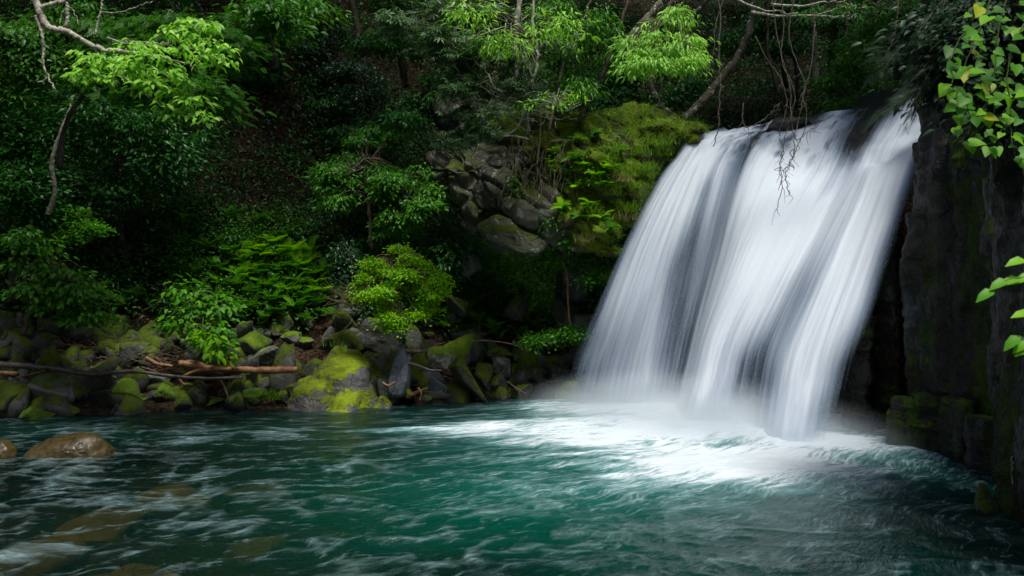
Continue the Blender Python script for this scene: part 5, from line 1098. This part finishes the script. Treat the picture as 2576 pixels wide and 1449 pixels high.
V, F, r_ = inst(HEART, np.array(pos), np.array(f), np.array(up), np.array(sz), r.random(len(pos))); mb.build('stems', B_stem, hv); mesh_np('leaves', rel(V, hv), F, L_heart, hv, True, dict(rnd=r_))
# close blurred leaves at the right edge
for k, (pl_, lab) in enumerate([([(2480,730,-.1),(2515,705,.0),(2545,700,.1),(2575,695,.1),(2560,655,.2)], 'out of focus bright leafy twig entering from the right edge'), ([(2545,845,-.3),(2570,855,-.2),(2580,870,0),(2575,790,.3)], 'lower out of focus leafy twig at the right edge')]):
    Yn = 3.4; rt = root_at('leafy_twig', PX(2610, pl_[-1][1] + 40, Yn), lab, 'twig'); mb = MB(); mb.tube(PP([(2640, pl_[0][1] - 40)] + [(q[0] + 15, q[1]) for q in pl_[::-1][1:]], Yn), .004, .002, n=16, k=5); mb.build('stem', B_stem, rt)
    pos = np.array([PX(q[0] + 22, q[1], Yn) for q in pl_]); n = len(pos); V, F, r_ = inst(BROAD, pos, np.array([[-.9, -.2, q[2] - .25] for q in pl_]), np.tile([0., -.6, .8], (n, 1)), np.full(n, .085), np.linspace(.5, .9, n)); mesh_np('leaves', rel(V, rt), F, L_heart, rt, True, dict(rnd=r_))
# moss strip and exposed root on the near right column
vine([(2555,1260),(2550,1220),(2545,1170),(2560,1130)], 9.3, .018, 'pale exposed root curling down the foot of the right hand cliff', 0, 44, 'root', B_pale)

# roots and thin stems trailing over the outcrop
hr = root_at('hanging_roots', PX(1370, 420, 18.6), 'tangle of thin pale roots trailing down the face of the outcrop', 'roots'); mb = MB(); r = np.random.default_rng(17)
for k in range(70):
    a, b = r.uniform(1280, 1450), r.uniform(330, 470); L = r.uniform(40, 150); Yr = 18.55 - (a - 1280) / 170 * .35 + r.normal(0, .1); dx = r.normal(0, 22)
    mb.tube(PP([(a, b), (a + dx * .3 + r.normal(0, 5), b + L * .35), (a + dx * .8 + r.normal(0, 7), b + L * .7), (a + dx, b + L)], Yr), r.uniform(.006, .013), .003, n=16, k=4, wob=.04, seed=k)
mb.build('roots', bark_mat('root_bark', (.05,.045,.02), (.16,.14,.08), scale=9), hr)
log('fallen_branch', PP([(1385,355),(1440,352),(1500,360),(1560,354)], 18.45), .018, .008, B_pale, 'thin bleached branch lying across the top of the mossy outcrop', cat='branch')
for k, (bl, lab) in enumerate([([(1305,470,30,26,18.7,.25),(1290,440,24,18,18.8,.2)], 'small leafy plant rooted among the basalt blocks, upper one'), ([(1400,560,34,26,18.4,.25),(1430,600,24,20,18.4,.2)], 'leafy plant hanging from the lower rim of the outcrop'), ([(1440,400,60,26,18.3,.3),(1490,440,40,30,18.2,.25)], 'bright ferny plants hanging on the mossy face of the outcrop')]):
    plant('shrub', lab, 'plant', bl, [L_mid, L_mid, L_fern][k], B_stem, T=LEAF, clumps=26, per=18, size=.085, spread=.13, seed=640 + k, nt=6, flat=.5, droop=.3)

# ------------------------------------------------------------------ unseen canopy added over and around the pool to shade the slope
def canopy(seed, n, x0, x1, y0, y1, z0, z1, hole=None, dens_=1.0):
    r = np.random.default_rng(seed); P = np.stack([r.uniform(x0, x1, n), r.uniform(y0, y1, n), r.uniform(z0, z1, n)], 1)
    P = P[(P[:, 2] > CAMZ + (P[:, 1] * 724.5 / FP) * 1.04 + .5) | (P[:, 1] < 0) | (np.abs(P[:, 0]) > 3 + P[:, 1] * .62)]
    if hole is not None: P = P[~hole(P)]
    per = 26; ci = np.repeat(np.arange(len(P)), per); m = len(ci); q = r.normal(size=(m, 3)) * [.55, .55, .25]
    return inst(BROAD, P[ci] + q, q + r.normal(size=(m, 3)) * .3, np.array([0, 0, 1.]) + r.normal(size=(m, 3)) * .4, r.uniform(.3, .5, m), r.random(m))
def hole(P):   # opening shaped in the added canopy to let sun reach pool, bank and fall
    t_ = (P[:, 2] - 3) / SV[2]; X = P[:, 0] - SV[0] * t_; Y = P[:, 1] - SV[1] * t_
    return (((X + 2.2) / 9.8) ** 2 + ((Y - 13.8) / 8.0) ** 2) < 1
V1, F1_, r1_ = canopy(1, 2500, -18, 16, 3, 38, 8, 17, hole)
tag(mesh_np('unseen_shade_canopy', V1, F1_, L_dark, attrs=dict(rnd=r1_)), kind='stuff')

# ------------------------------------------------------------------ spray drifting at the foot of the fall
m_mist, t, out = M('spray_mist'); pv = nd(t, 'ShaderNodeVolumePrincipled'); pv.inputs['Color'].default_value = (.84, .93, 1, 1)
tc = nd(t, 'ShaderNodeTexCoord'); ln = nd(t, 'ShaderNodeVectorMath', operation='LENGTH'); lk(t, tc.outputs['Object'], ln.inputs[0])
nn = noise(t, tc.outputs['Object'], 2.2, 3, .6)
dn = math_(t, 'MULTIPLY', math_(t, 'POWER', math_(t, 'SUBTRACT', 1, ln.outputs['Value'], clamp=True), 1.5), math_(t, 'MULTIPLY', ramp(t, nn, [(.35, .35), (.65, 1.)]), 3.1))
lk(t, dn, pv.inputs['Density']); lk(t, pv.outputs[0], out.inputs['Volume'])
V0, F0 = ICO[4]
mist = mesh_np('mist', V0, F0, m_mist, None, True); mist.location = (2.95, 15.0, .08); mist.scale = (4.2, 1.7, .95); mist.rotation_euler = (0, 0, R(-50)); tag(mist, kind='stuff')
